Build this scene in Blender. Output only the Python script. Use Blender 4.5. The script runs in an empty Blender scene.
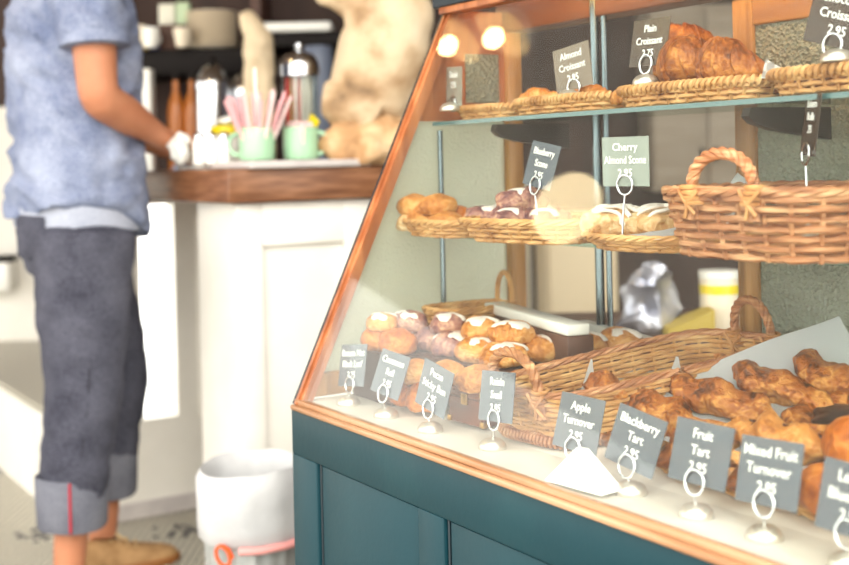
import bpy, bmesh, math, random
from math import sin, cos, pi, radians, sqrt, atan2, hypot
from mathutils import Vector, Matrix, Euler, noise
random.seed(7)
S = bpy.context.scene
COL = S.collection
# ------------------------------------------------------------------ camera constants and survey helpers
F, CX, CY, TH, CAMH = 1200.0, 424.5, 162.0, radians(1.3), 1.05
P0 = (-.2009, 1.7896)
_n = hypot(.536, -.844)
U = (.536/_n, -.844/_n)          # along the case, towards the viewer's right
V = (-U[1], U[0])                # into the case, away from the customers
CASE = Matrix(((U[0], V[0], 0, P0[0]), (U[1], V[1], 0, P0[1]), (0, 0, 1, 0), (0, 0, 0, 1)))

def ray(x, y):
    dx, dy = x-CX, CY-y
    return ((dx*cos(TH)+dy*sin(TH))/F, 1.0, (-dx*sin(TH)+dy*cos(TH))/F)
def at_d(x, y, d):
    r = ray(x, y); return Vector((r[0]*d, d, CAMH+r[2]*d))
def loc(p):
    dx, dy = p[0]-P0[0], p[1]-P0[1]
    return Vector((dx*U[0]+dy*U[1], dx*V[0]+dy*V[1], p[2]))
def at_z(x, y, z):
    r = ray(x, y); return loc(at_d(x, y, (z-CAMH)/r[2]))
def at_t(x, y, t):
    r = ray(x, y); return loc(at_d(x, y, (t+P0[0]*V[0]+P0[1]*V[1])/(r[0]*V[0]+V[1])))
def TR(x=0, y=0, z=0, rz=0, rx=0, ry=0, s=1):
    return Matrix.Translation((x, y, z)) @ Euler((rx, ry, rz)).to_matrix().to_4x4() @ Matrix.Scale(s, 4)
def inc(r, t, z, rz=0, rx=0, ry=0, s=1):      # a placement in the display case's own axes
    return CASE @ TR(r, t, z, rz, rx, ry, s)

# ------------------------------------------------------------------ materials
def lin(c):
    return tuple(((v/255)/12.92 if v/255 <= .04045 else ((v/255+.055)/1.055)**2.4) for v in c)+(1,)
class NT:
    def __init__(s, name):
        s.m = bpy.data.materials.new(name); s.m.use_nodes = True
        s.t = s.m.node_tree; s.t.nodes.clear(); s.L = s.t.links
    def n(s, kind, **kw):
        nd = s.t.nodes.new(kind)
        for k, v in kw.items():
            if k in nd.inputs.keys() if not k.startswith('_') else False: nd.inputs[k].default_value = v
            else: setattr(nd, k.lstrip('_'), v)
        return nd
    def l(s, a, b): s.L.new(a, b)
def principled(k, rough=.5, metal=0, spec=.5, **kw):
    b = k.n('ShaderNodeBsdfPrincipled'); o = k.n('ShaderNodeOutputMaterial')
    b.inputs['Roughness'].default_value = rough; b.inputs['Metallic'].default_value = metal
    b.inputs['Specular IOR Level'].default_value = spec
    for kk, v in kw.items(): b.inputs[kk].default_value = v
    k.l(b.outputs[0], o.inputs[0]); return b
def coords(k, scale=(1, 1, 1), rot=(0, 0, 0), kind='Object'):
    tc = k.n('ShaderNodeTexCoord'); mp = k.n('ShaderNodeMapping')
    mp.inputs['Scale'].default_value = scale; mp.inputs['Rotation'].default_value = rot
    k.l(tc.outputs[kind], mp.inputs[0]); return mp.outputs[0]
def ramp(k, stops):
    r = k.n('ShaderNodeValToRGB'); e = r.color_ramp.elements
    while len(e) < len(stops): e.new(.5)
    for i, (p, c) in enumerate(stops): e[i].position = p; e[i].color = lin(c)
    return r
def mat_noise(name, stops, scale=20, rough=.5, bump=0, stretch=(1, 1, 1), detail=4, spec=.4, metal=0, bscale=None, **kw):
    k = NT(name); b = principled(k, rough, metal, spec, **kw)
    v = coords(k, stretch)
    n = k.n('ShaderNodeTexNoise'); n.inputs['Scale'].default_value = scale; n.inputs['Detail'].default_value = detail
    k.l(v, n.inputs['Vector']); r = ramp(k, stops); k.l(n.outputs[0], r.inputs[0]); k.l(r.outputs[0], b.inputs['Base Color'])
    if bump:
        n2 = n
        if bscale:
            n2 = k.n('ShaderNodeTexNoise'); n2.inputs['Scale'].default_value = bscale; n2.inputs['Detail'].default_value = 3
            k.l(v, n2.inputs['Vector'])
        bp = k.n('ShaderNodeBump'); bp.inputs['Strength'].default_value = bump; bp.inputs['Distance'].default_value = .01
        k.l(n2.outputs[0], bp.inputs['Height']); k.l(bp.outputs[0], b.inputs['Normal'])
    return k.m
def mat_plain(name, c, rough=.5, metal=0, spec=.5, **kw):
    k = NT(name); b = principled(k, rough, metal, spec, **kw); b.inputs['Base Color'].default_value = lin(c); return k.m
def mat_emit(name, c, st):
    k = NT(name); e = k.n('ShaderNodeEmission'); o = k.n('ShaderNodeOutputMaterial')
    e.inputs[0].default_value = lin(c); e.inputs[1].default_value = st; k.l(e.outputs[0], o.inputs[0]); return k.m
def mat_glass(name, tint=(247, 250, 248), dust=.0, refl=1.0, rough=0.0):
    # thin pane: see-through, mirror share by Fresnel (same from both faces), a little dust
    k = NT(name); o = k.n('ShaderNodeOutputMaterial')
    tr = k.n('ShaderNodeBsdfTransparent'); tr.inputs[0].default_value = lin(tint)
    gl = k.n('ShaderNodeBsdfGlossy'); gl.inputs['Roughness'].default_value = rough
    g = k.n('ShaderNodeNewGeometry')
    mx = k.n('ShaderNodeMix'); mx.data_type = 'FLOAT'
    mx.inputs[2].default_value = 1.45; mx.inputs[3].default_value = 1/1.45
    k.l(g.outputs['Backfacing'], mx.inputs[0])
    fr = k.n('ShaderNodeFresnel'); k.l(mx.outputs[0], fr.inputs[0])
    mu = k.n('ShaderNodeMath'); mu.operation = 'MULTIPLY'; mu.inputs[1].default_value = refl; k.l(fr.outputs[0], mu.inputs[0])
    m1 = k.n('ShaderNodeMixShader'); k.l(mu.outputs[0], m1.inputs[0]); k.l(tr.outputs[0], m1.inputs[1]); k.l(gl.outputs[0], m1.inputs[2])
    last = m1
    if dust:
        df = k.n('ShaderNodeBsdfDiffuse'); df.inputs[0].default_value = (.9, .9, .86, 1)
        n = k.n('ShaderNodeTexNoise'); n.inputs['Scale'].default_value = 9; n.inputs['Detail'].default_value = 6
        k.l(coords(k), n.inputs['Vector'])
        mr = k.n('ShaderNodeMapRange'); mr.inputs[1].default_value = .3; mr.inputs[2].default_value = .8
        mr.inputs[3].default_value = dust*.6; mr.inputs[4].default_value = dust*1.5; k.l(n.outputs[0], mr.inputs[0])
        m2 = k.n('ShaderNodeMixShader'); k.l(mr.outputs[0], m2.inputs[0]); k.l(m1.outputs[0], m2.inputs[1]); k.l(df.outputs[0], m2.inputs[2]); last = m2
    k.l(last.outputs[0], o.inputs[0]); return k.m
def mat_card(name, c, alpha):
    k = NT(name); b = principled(k, .22, 0, .6); b.inputs['Base Color'].default_value = lin(c); b.inputs['Alpha'].default_value = alpha; return k.m
def mat_cloth(name, c1, c2, scale=300, rough=.9, seam=None):
    k = NT(name); b = principled(k, rough, 0, .15)
    n = k.n('ShaderNodeTexNoise'); n.inputs['Scale'].default_value = scale; n.inputs['Detail'].default_value = 2
    n2 = k.n('ShaderNodeTexNoise'); n2.inputs['Scale'].default_value = 9; n2.inputs['Detail'].default_value = 5
    v = coords(k); k.l(v, n.inputs['Vector']); k.l(v, n2.inputs['Vector'])
    ad = k.n('ShaderNodeMath'); ad.operation = 'ADD'; k.l(n.outputs[0], ad.inputs[0]); k.l(n2.outputs[0], ad.inputs[1])
    hf = k.n('ShaderNodeMath'); hf.operation = 'MULTIPLY'; hf.inputs[1].default_value = .5; k.l(ad.outputs[0], hf.inputs[0])
    r = ramp(k, [(.35, c1), (.65, c2)]); k.l(hf.outputs[0], r.inputs[0]); k.l(r.outputs[0], b.inputs['Base Color'])
    bp = k.n('ShaderNodeBump'); bp.inputs['Strength'].default_value = .25; bp.inputs['Distance'].default_value = .01
    k.l(n2.outputs[0], bp.inputs['Height']); k.l(bp.outputs[0], b.inputs['Normal']); return k.m
def mat_frost(name, c, see=.5, bmp=1):
    # obscure glass: passes light diffusely, textured shiny face
    k = NT(name); o = k.n('ShaderNodeOutputMaterial'); col = lin(c)
    v = k.n('ShaderNodeTexVoronoi'); v.inputs['Scale'].default_value = 190; k.l(coords(k), v.inputs['Vector'])
    n = k.n('ShaderNodeTexNoise'); n.inputs['Scale'].default_value = 150; k.l(coords(k), n.inputs['Vector'])
    ad = k.n('ShaderNodeMath'); ad.operation = 'ADD'; k.l(v.outputs[0], ad.inputs[0]); k.l(n.outputs[0], ad.inputs[1])
    bp = k.n('ShaderNodeBump'); bp.inputs['Strength'].default_value = bmp; bp.inputs['Distance'].default_value = .006; k.l(ad.outputs[0], bp.inputs['Height'])
    tl = k.n('ShaderNodeBsdfTranslucent'); tl.inputs[0].default_value = col
    df = k.n('ShaderNodeBsdfDiffuse'); df.inputs[0].default_value = col
    gl = k.n('ShaderNodeBsdfGlossy'); gl.inputs['Roughness'].default_value = .25
    for q in (tl, df, gl): k.l(bp.outputs[0], q.inputs['Normal'])
    m1 = k.n('ShaderNodeMixShader'); m1.inputs[0].default_value = see; k.l(df.outputs[0], m1.inputs[1]); k.l(tl.outputs[0], m1.inputs[2])
    m2 = k.n('ShaderNodeMixShader'); m2.inputs[0].default_value = .08; k.l(m1.outputs[0], m2.inputs[1]); k.l(gl.outputs[0], m2.inputs[2])
    k.l(m2.outputs[0], o.inputs[0]); return k.m
def mat_mosaic(name):
    k = NT(name); b = principled(k, .35, 0, .5)
    v = k.n('ShaderNodeTexVoronoi'); v.feature = 'DISTANCE_TO_EDGE'; v.inputs['Scale'].default_value = 48; v.inputs['Randomness'].default_value = .12
    vc = coords(k); k.l(vc, v.inputs['Vector'])
    st = k.n('ShaderNodeMath'); st.operation = 'GREATER_THAN'; st.inputs[1].default_value = .1; k.l(v.outputs['Distance'], st.inputs[0])
    # dark flowers laid in a coarse grid
    fl = k.n('ShaderNodeTexVoronoi'); fl.inputs['Scale'].default_value = 2.6; fl.inputs['Randomness'].default_value = .1; k.l(vc, fl.inputs['Vector'])
    cell = k.n('ShaderNodeTexVoronoi'); cell.inputs['Scale'].default_value = 48; cell.inputs['Randomness'].default_value = .12; k.l(vc, cell.inputs['Vector'])
    f2 = k.n('ShaderNodeTexVoronoi'); f2.inputs['Scale'].default_value = 2.6; f2.inputs['Randomness'].default_value = .1; k.l(cell.outputs['Position'], f2.inputs['Vector'])
    lt = k.n('ShaderNodeMath'); lt.operation = 'LESS_THAN'; lt.inputs[1].default_value = .2; k.l(f2.outputs['Distance'], lt.inputs[0])
    gt = k.n('ShaderNodeMath'); gt.operation = 'GREATER_THAN'; gt.inputs[1].default_value = .55; k.l(cell.outputs['Color'], gt.inputs[0])
    mm = k.n('ShaderNodeMath'); mm.operation = 'MULTIPLY'; k.l(lt.outputs[0], mm.inputs[0]); k.l(gt.outputs[0], mm.inputs[1])
    c1 = k.n('ShaderNodeMix'); c1.data_type = 'RGBA'; c1.inputs[6].default_value = lin((190, 185, 168)); c1.inputs[7].default_value = lin((52, 52, 56)); k.l(mm.outputs[0], c1.inputs[0])
    c2 = k.n('ShaderNodeMix'); c2.data_type = 'RGBA'; c2.inputs[6].default_value = lin((62, 57, 50)); k.l(st.outputs[0], c2.inputs[0]); k.l(c1.outputs[2], c2.inputs[7])
    k.l(c2.outputs[2], b.inputs['Base Color'])
    bp = k.n('ShaderNodeBump'); bp.inputs['Strength'].default_value = .3; bp.inputs['Distance'].default_value = .003; k.l(st.outputs[0], bp.inputs['Height']); k.l(bp.outputs[0], b.inputs['Normal'])
    return k.m
def mat_check(name):
    k = NT(name); b = principled(k, .6, 0, .3)
    ch = k.n('ShaderNodeTexChecker'); ch.inputs['Scale'].default_value = 110; ch.inputs[1].default_value = lin((244, 242, 238)); ch.inputs[2].default_value = lin((190, 186, 184))
    k.l(coords(k), ch.inputs[0]); k.l(ch.outputs[0], b.inputs['Base Color']); return k.m
def wood(name, a, b_, c, rough=.38, stretch=(3, 40, 40), scale=1.2):
    return mat_noise(name, [(.3, a), (.5, b_), (.7, c)], scale=scale, rough=rough, stretch=stretch, detail=6, bump=.12)
M = {}
M['white_paint'] = mat_noise('white_paint', [(.3, (226, 223, 214)), (.7, (236, 233, 225))], 6, .5, spec=.3)
M['floor'] = mat_mosaic('mosaic_tile')
M['dark_wall'] = mat_noise('dark_brown_wall', [(.3, (52, 34, 27)), (.7, (72, 48, 38))], 2, .6, stretch=(6, 6, .6))
M['ceiling'] = mat_plain('ceiling_paint', (120, 100, 84), .8)
M['teal'] = mat_noise('teal_paint', [(.25, (13, 50, 59)), (.62, (16, 57, 66)), (.78, (26, 68, 75))], 4, .42, bump=.03, bscale=90, spec=.22)
M['teal_dark'] = mat_noise('dark_teal_paint', [(.3, (12, 28, 36)), (.7, (18, 36, 44))], 4, .4)
M['oak'] = wood('oak_trim', (140, 96, 64), (176, 132, 96), (200, 162, 128), .3)
M['orange_wood'] = wood('orange_wood', (130, 72, 40), (164, 98, 58), (196, 130, 84), .3, (40, 40, 3))
M['amber_wood'] = wood('amber_wood', (126, 86, 42), (168, 120, 66), (198, 150, 94), .35, (40, 40, 3))
M['amber_wood_h'] = wood('amber_wood_rail', (118, 76, 36), (158, 106, 54), (186, 134, 78), .35, (3, 40, 40))
M['bar_wood'] = wood('bar_wood', (98, 60, 36), (124, 82, 54), (150, 106, 76), .3, (6, 6, 50), 1.6)
M['case_top'] = wood('case_top_wood', (96, 58, 30), (120, 74, 40), (140, 92, 54), .4, (3, 30, 30))
M['glass'] = mat_glass('pane_glass', (250, 252, 250),  .011, .7)
M['shelf_glass'] = mat_glass('shelf_glass', (232, 244, 238), 0, .8)
M['glass_edge'] = mat_plain('glass_edge', (84, 116, 116), .15, 0, .7)
M['jar_glass'] = mat_glass('jar_glass', (244, 248, 246), 0, 1)
M['frost_dark'] = mat_frost('textured_glass', (190, 196, 178))
M['frost_pale'] = mat_frost('pale_textured_glass', (238, 242, 230), .8, .25)
M['chrome'] = mat_plain('chrome', (215, 218, 222), .18, 1)
M['brass_base'] = mat_plain('satin_steel', (226, 220, 208), .3, .75)
M['steel_dark'] = mat_plain('dark_metal', (58, 50, 46), .4, .3)
M['marble'] = mat_noise('grey_marble', [(.35, (188, 182, 180)), (.6, (206, 200, 196)), (.8, (170, 162, 160))], 9, .45, spec=.3)
M['deck'] = mat_noise('deck_liner', [(.35, (208, 200, 188)), (.65, (228, 221, 210)), (.8, (190, 180, 166))], 7, .5)
M['wicker'] = mat_noise('honey_wicker', [(.25, (112, 62, 36)), (.5, (176, 118, 78)), (.72, (222, 176, 132))], 22, .5, bump=.15, bscale=160, stretch=(1, 1, 9))
M['wicker_dark'] = mat_noise('brown_wicker', [(.25, (96, 56, 28)), (.5, (146, 92, 46)), (.75, (188, 128, 72))], 22, .5, bump=.15, bscale=160)
M['wicker_pale'] = mat_noise('pale_wicker', [(.25, (150, 98, 50)), (.5, (204, 154, 96)), (.75, (228, 190, 134))], 25, .55, bump=.15, bscale=160)
M['binding'] = mat_noise('cane_binding', [(.3, (170, 112, 62)), (.7, (214, 164, 108))], 40, .5)
def crust(name, dark, mid, light, scale=26, rough=.42, bump=.5):
    k = NT(name); b = principled(k, rough, 0, .35); v = coords(k)
    n1 = k.n('ShaderNodeTexNoise'); n1.inputs['Scale'].default_value = scale; n1.inputs['Detail'].default_value = 5
    n2 = k.n('ShaderNodeTexNoise'); n2.inputs['Scale'].default_value = scale*4.5; n2.inputs['Detail'].default_value = 6
    n2.inputs['Distortion'].default_value = 1.2
    for n in (n1, n2): k.l(v, n.inputs['Vector'])
    mx = k.n('ShaderNodeMix'); mx.data_type = 'FLOAT'; mx.inputs[0].default_value = .48
    k.l(n1.outputs[0], mx.inputs[2]); k.l(n2.outputs[0], mx.inputs[3])
    r = ramp(k, [(.36, dark), (.5, mid), (.63, light)]); k.l(mx.outputs[0], r.inputs[0]); k.l(r.outputs[0], b.inputs['Base Color'])
    bp = k.n('ShaderNodeBump'); bp.inputs['Strength'].default_value = bump; bp.inputs['Distance'].default_value = .006
    k.l(n2.outputs[0], bp.inputs['Height']); k.l(bp.outputs[0], b.inputs['Normal']); return k.m
M['croissant'] = crust('croissant_crust', (70, 28, 6), (150, 80, 26), (210, 142, 70), 30, .36)
M['golden'] = crust('golden_crust', (150, 84, 32), (206, 136, 66), (236, 184, 116))
M['twist'] = crust('twist_crust', (48, 20, 8), (160, 88, 34), (222, 160, 88), 24, .38, .7)
M['orange_bun'] = crust('orange_crust', (128, 56, 12), (196, 108, 36), (222, 150, 72), 22, .35)
M['pale_bun'] = crust('pale_crust', (184, 128, 74), (220, 178, 124), (240, 214, 170))
M['rye'] = crust('dark_crust', (58, 30, 20), (98, 56, 36), (142, 90, 58))
M['berry'] = crust('berry_dough', (82, 48, 66), (160, 110, 100), (214, 172, 140), 40)
M['jam'] = mat_noise('dark_jam', [(.35, (38, 16, 14)), (.7, (84, 36, 28))], 60, .22, bump=.3, spec=.5)
M['choc'] = mat_noise('chocolate', [(.35, (34, 22, 20)), (.7, (62, 42, 38))], 30, .3, bump=.2)
M['icing'] = mat_noise('white_icing', [(.3, (226, 216, 206)), (.7, (246, 240, 234))], 30, .35)
k = NT('parchment'); _o = k.n('ShaderNodeOutputMaterial'); _d = k.n('ShaderNodeBsdfDiffuse'); _t = k.n('ShaderNodeBsdfTranslucent'); _m = k.n('ShaderNodeMixShader')
_d.inputs[0].default_value = lin((236, 238, 240)); _t.inputs[0].default_value = lin((232, 236, 240)); _m.inputs[0].default_value = .42
k.l(_d.outputs[0], _m.inputs[1]); k.l(_t.outputs[0], _m.inputs[2]); k.l(_m.outputs[0], _o.inputs[0]); M['parchment'] = k.m
M['standard'] = mat_plain('tarnished_chrome', (120, 134, 140), .25, 1)
M['check_paper'] = mat_check('checked_paper')
M['card'] = mat_card('grey_card', (92, 100, 110), .8)
M['card_clear'] = mat_card('clear_card', (176, 186, 176), .5)
M['card_brown'] = mat_card('brown_card', (66, 48, 36), .86)
M['card_glare'] = mat_card('glare_brown_card', (128, 112, 94), .86)  # brown card with the glare on it mixed into a lighter colour
M['lettering'] = mat_plain('white_lettering', (250, 250, 248), .6)
M['box_wood'] = mat_noise('box_wood', [(.3, (96, 54, 38)), (.7, (134, 82, 60))], 8, .4, stretch=(1, 1, 8))
M['brass'] = mat_plain('brass', (190, 150, 84), .3, .9)
M['riser'] = mat_noise('dark_riser', [(.3, (62, 38, 28)), (.7, (92, 60, 46))], 6, .5)
M['skin'] = mat_noise('skin', [(.3, (172, 112, 82)), (.7, (190, 130, 98))], 9, .5, spec=.3, **{'Subsurface Weight': .08})
M['hair'] = mat_noise('brown_hair', [(.3, (40, 26, 18)), (.7, (74, 50, 34))], 60, .5, stretch=(1, 1, .2), bump=.5)
M['shirt'] = mat_cloth('chambray', (82, 94, 126), (158, 166, 188), 260)
M['undershirt'] = mat_cloth('grey_jersey', (150, 156, 172), (176, 180, 194), 200)
M['denim'] = mat_cloth('dark_denim', (46, 47, 58), (92, 93, 106), 240)
M['cuff'] = mat_cloth('denim_inside', (88, 90, 102), (124, 126, 136), 300)
M['selvedge'] = mat_plain('red_selvedge', (170, 36, 52), .8)
M['stitch'] = mat_plain('dark_seam', (44, 44, 54), .9)
M['suede'] = mat_noise('tan_suede', [(.3, (150, 114, 74)), (.7, (182, 144, 100))], 30, .85, bump=.2)
M['sole'] = mat_plain('gum_sole', (150, 96, 48), .6)
M['lace'] = mat_plain('lace', (196, 166, 120), .8)
M['eye'] = mat_plain('eye', (230, 226, 220), .2)
M['mint'] = mat_plain('mint_glaze', (160, 200, 166), .2, 0, .5)
M['pink'] = mat_plain('pink_paper', (230, 174, 178), .7)
M['pink_white'] = mat_plain('pale_pink_paper', (236, 208, 206), .7)
M['white_gloss'] = mat_plain('white_ceramic', (240, 240, 234), .2)
M['yellow'] = mat_plain('yellow_plastic', (232, 210, 30), .4)
M['straw_red'] = mat_plain('red_straw', (214, 70, 60), .5)
M['straw_green'] = mat_plain('green_straw', (150, 190, 90), .5)
M['straw_white'] = mat_plain('white_straw', (240, 232, 224), .5)
M['plaster'] = mat_noise('aged_plaster', [(.26, (84, 62, 42)), (.38, (164, 134, 100)), (.52, (208, 186, 154)), (.75, (224, 208, 182))], 7, .7, bump=.4, bscale=24)
M['rock'] = mat_noise('plaster_rock', [(.25, (110, 74, 44)), (.48, (186, 146, 104)), (.7, (222, 196, 158))], 9, .8, bump=.6, bscale=18)
M['liner'] = mat_noise('white_bag', [(.3, (172, 174, 176)), (.7, (204, 205, 206))], 8, .5, bump=.9, bscale=11)
M['galv'] = mat_noise('galvanised', [(.3, (150, 156, 156)), (.7, (186, 190, 188))], 14, .42, metal=.5)
M['pinkband'] = mat_plain('pink_drawstring', (232, 160, 156), .6)
M['orange'] = mat_plain('orange_tape', (240, 92, 36), .5)
M['black'] = mat_plain('black_plastic', (28, 24, 23), .7, 0, .2)
M['plates'] = mat_plain('cream_stoneware', (230, 218, 196), .35)
M['cream'] = mat_plain('cream_paint', (226, 206, 172), .6)
M['amber_bottle'] = mat_plain('amber_glass', (176, 104, 44), .2)
M['bluegrey'] = mat_plain('blue_grey', (112, 122, 142), .4)
M['foil'] = mat_noise('crinkled_foil', [(.3, (120, 122, 140)), (.7, (226, 228, 240))], 12, .25, bump=1, bscale=16, metal=.6)
M['grey_board'] = mat_noise('grey_boards', [(.3, (150, 136, 120)), (.7, (178, 164, 148))], 3, .6, stretch=(1, 1, 8))
M['bulb'] = mat_emit('bulb_glow', (255, 214, 150), 60)
M['globe'] = mat_emit('globe_glow', (255, 226, 176), 11.0)
M['warm_tube'] = mat_emit('case_lamp_glow', (255, 192, 116), 20)
M['tin_shade'] = mat_plain('white_enamel_shade', (232, 226, 214), .4)

# ------------------------------------------------------------------ mesh helpers
def new(): return bmesh.new()
def box(bm, x0, x1, y0, y1, z0, z1, bev=0, mx=None):
    r = bmesh.ops.create_cube(bm, size=1, matrix=Matrix.Translation(((x0+x1)/2, (y0+y1)/2, (z0+z1)/2)) @ Matrix.Diagonal((x1-x0, y1-y0, z1-z0, 1)))
    vs = r['verts']
    if bev:
        es = list({e for v in vs for e in v.link_edges})
        g = bmesh.ops.bevel(bm, geom=es, offset=bev, segments=2, affect='EDGES', profile=.5)
        vs = list({v for f in g['faces'] for v in f.verts} | {v for v in vs if v.is_valid})
    if mx: bmesh.ops.transform(bm, matrix=mx, verts=vs)
    return bm
def ring_loft(bm, rings, closed=False, cap=True):
    rows = [[bm.verts.new(p) for p in r] for r in rings]
    m = len(rows); n = len(rows[0])
    for i in range(m if closed else m-1):
        a, b = rows[i], rows[(i+1) % m]
        for j in range(n):
            try: bm.faces.new((a[j], a[(j+1) % n], b[(j+1) % n], b[j]))
            except ValueError: pass
    if cap and not closed:
        for r, rev in ((rows[0], True), (rows[-1], False)):
            try: bm.faces.new(list(reversed(r)) if rev else r)
            except ValueError: pass
    return rows
def tube(bm, pts, rad, n=6, closed=False, cap=True):
    pts = [Vector(p) for p in pts]; m = len(pts); rings = []; up = None
    for i, p in enumerate(pts):
        if closed: t = pts[(i+1) % m]-pts[i-1]
        else: t = pts[min(i+1, m-1)]-pts[max(i-1, 0)]
        if t.length < 1e-9: t = Vector((0, 0, 1))
        t.normalize()
        if up is None: up = Vector((0, 0, 1)) if abs(t.z) < .9 else Vector((1, 0, 0))
        a = up-t*up.dot(t)
        if a.length < 1e-6: a = t.orthogonal()
        a.normalize(); up = a; b = t.cross(a)
        r = rad[i] if isinstance(rad, (list, tuple)) else rad
        rings.append([p+(a*cos(2*pi*j/n)+b*sin(2*pi*j/n))*r for j in range(n)])
    return ring_loft(bm, rings, closed, cap)
def lathe(bm, prof, n=24, c=(0, 0), cap=True):
    return ring_loft(bm, [[(c[0]+r*cos(2*pi*j/n), c[1]+r*sin(2*pi*j/n), z) for j in range(n)] for r, z in prof], False, cap)
def torus(bm, c, R, r, axis='Y', n=20, m=8):
    pts = []
    for i in range(n):
        a = 2*pi*i/n
        if axis == 'Y': pts.append((c[0]+R*cos(a), c[1], c[2]+R*sin(a)))
        elif axis == 'Z': pts.append((c[0]+R*cos(a), c[1]+R*sin(a), c[2]))
        else: pts.append((c[0], c[1]+R*cos(a), c[2]+R*sin(a)))
    tube(bm, pts, r, m, True)
def ell(bm, c, rx, ry, rz, u=18, v=12, mx=None):
    m = Matrix.Translation(c) @ (mx or Matrix()) @ Matrix.Diagonal((rx, ry, rz, 1))
    bmesh.ops.create_uvsphere(bm, u_segments=u, v_segments=v, radius=1, matrix=m)
def lump(bm, amp, scale, seed=0, flat=None):
    for v in bm.verts:
        d = v.co.normalized() if v.co.length else Vector((0, 0, 1))
        q = v.co*scale+Vector((seed*7.3, seed*3.1, seed*1.7))
        v.co += d*amp*(noise.noise(q)+.5*noise.noise(q*2.3))
        if flat is not None and v.co.z < flat: v.co.z = flat+(v.co.z-flat)*.1
def mesh_of(name, bm, mat, smooth=True):
    bmesh.ops.recalc_face_normals(bm, faces=bm.faces)
    me = bpy.data.meshes.new(name); bm.to_mesh(me); bm.free()
    me.materials.append(M[mat] if isinstance(mat, str) else mat)
    if smooth:
        me.polygons.foreach_set('use_smooth', [True]*len(me.polygons))
        if hasattr(me, 'set_sharp_from_angle'): me.set_sharp_from_angle(angle=radians(50))
    me.update(); return me
def link(name, me, parent=None, mx=None):
    o = bpy.data.objects.new(name, me); COL.objects.link(o)
    if parent: o.parent = parent
    if mx is not None: o.matrix_local = mx
    return o
def obj(name, bm, mat, parent=None, mx=None, smooth=True, label=None):
    o = link(name, mesh_of(name, bm, mat, smooth), parent, mx)
    if label: o['label'] = label
    return o
def tag(o, label, cat, group=None):
    o['label'] = label; o['category'] = cat
    if group: o['group'] = group
    return o
def thing(name, label, cat, mx, group=None):
    o = bpy.data.objects.new(name, None); COL.objects.link(o); o.empty_display_size = .05
    o.matrix_world = mx; return tag(o, label, cat, group)
def single(name, bm, mat, label, cat, mx=None, group=None, smooth=True):
    o = obj(name, bm, mat, None, None, smooth)
    if mx is not None: o.matrix_world = mx
    return tag(o, label, cat, group)
def struct(name, bm, mat, mx=None, smooth=False, parent=None):
    o = obj(name, bm, mat, parent, None, smooth)
    if mx is not None: o.matrix_world = mx
    o['kind'] = 'structure'; return o
def remeshed(bm, voxel, smooth=2):
    me = bpy.data.meshes.new('tmp'); bmesh.ops.recalc_face_normals(bm, faces=bm.faces); bm.to_mesh(me); bm.free()
    o = bpy.data.objects.new('tmp', me); COL.objects.link(o)
    md = o.modifiers.new('r', 'REMESH'); md.mode = 'VOXEL'; md.voxel_size = voxel
    if smooth:
        sm = o.modifiers.new('s', 'SMOOTH'); sm.iterations = smooth; sm.factor = .6
    dg = bpy.context.evaluated_depsgraph_get(); dg.update()
    r = bpy.data.meshes.new_from_object(o.evaluated_get(dg)); b = bmesh.new(); b.from_mesh(r)
    bpy.data.objects.remove(o); bpy.data.meshes.remove(me); bpy.data.meshes.remove(r)
    return b
def text_mesh(body, size, bold=.012):
    c = bpy.data.curves.new('t', 'FONT'); c.body = body; c.size = size; c.align_x = 'CENTER'; c.align_y = 'TOP'
    c.space_line = .95; c.extrude = .0002; c.offset = bold*size; c.resolution_u = 2
    o = bpy.data.objects.new('t', c); COL.objects.link(o)
    dg = bpy.context.evaluated_depsgraph_get(); dg.update()
    me = bpy.data.meshes.new_from_object(o.evaluated_get(dg)); bpy.data.objects.remove(o); bpy.data.curves.remove(c)
    me.materials.clear(); me.materials.append(M['lettering']); return me
#PART2
# ------------------------------------------------------------------ the setting
bm = new(); box(bm, -6, 4, -3, 6.4, -.06, 0); struct('floor', bm, 'floor')
bm = new(); box(bm, -5.2, 3.4, 1.3, 6.4, 2.9, 2.96); struct('ceiling', bm, 'ceiling')
bm = new(); box(bm, -5.2, 3.4, 5.3, 5.4, 0, 2.9); struct('wall_back', bm, 'dark_wall')
bm = new(); box(bm, 3.3, 3.4, .2, 5.3, 0, 2.9); struct('wall_right', bm, 'dark_wall')
bm = new(); box(bm, -5.2, -1.2, 5.2, 5.3, 0, 1.33); struct('trim_1', bm, 'white_paint')
bm = new()                                   # low panelled wall under the bar, with a window opening
for t0, t1, z0, z1 in ((.16, .418, 0, .955), (.53, 1.9, 0, .955), (.418, .53, 0, .29), (.418, .53, .94, .955)):
    box(bm, -1.99, -1.9, t0, t1, z0, z1)
for t0, t1, z0, z1 in ((.60, .615, .3, .9), (.60, 1.1, .28, .3)):
    box(bm, -1.9, -1.893, t0, t1, z0, z1)
struct('wall_left', bm, 'white_paint', CASE)
bm = new(); box(bm, -1.975, -1.965, .418, .53, .29, .94); 
k = NT('daylit_pane'); e = k.n('ShaderNodeEmission'); e.inputs[0].default_value = lin((255, 253, 246)); e.inputs[1].default_value = 3.0
o_ = k.n('ShaderNodeOutputMaterial'); k.l(e.outputs[0], o_.inputs[0]); M['daylit_pane'] = k.m
struct('window_1', bm, 'daylit_pane', CASE)
bm = new(); box(bm, -1.9, -1.885, .16, 1.9, 0, .05, .004); struct('baseboard_left', bm, 'marble', CASE)
bm = new(); box(bm, -5, -2.0, .2, 3.2, 0, .295); struct('trim_2', bm, 'white_paint', CASE)
bm = new(); box(bm, -5, -2.0, .19, 3.2, .295, .315, .003); struct('trim_3', bm, 'floor', CASE)

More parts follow.
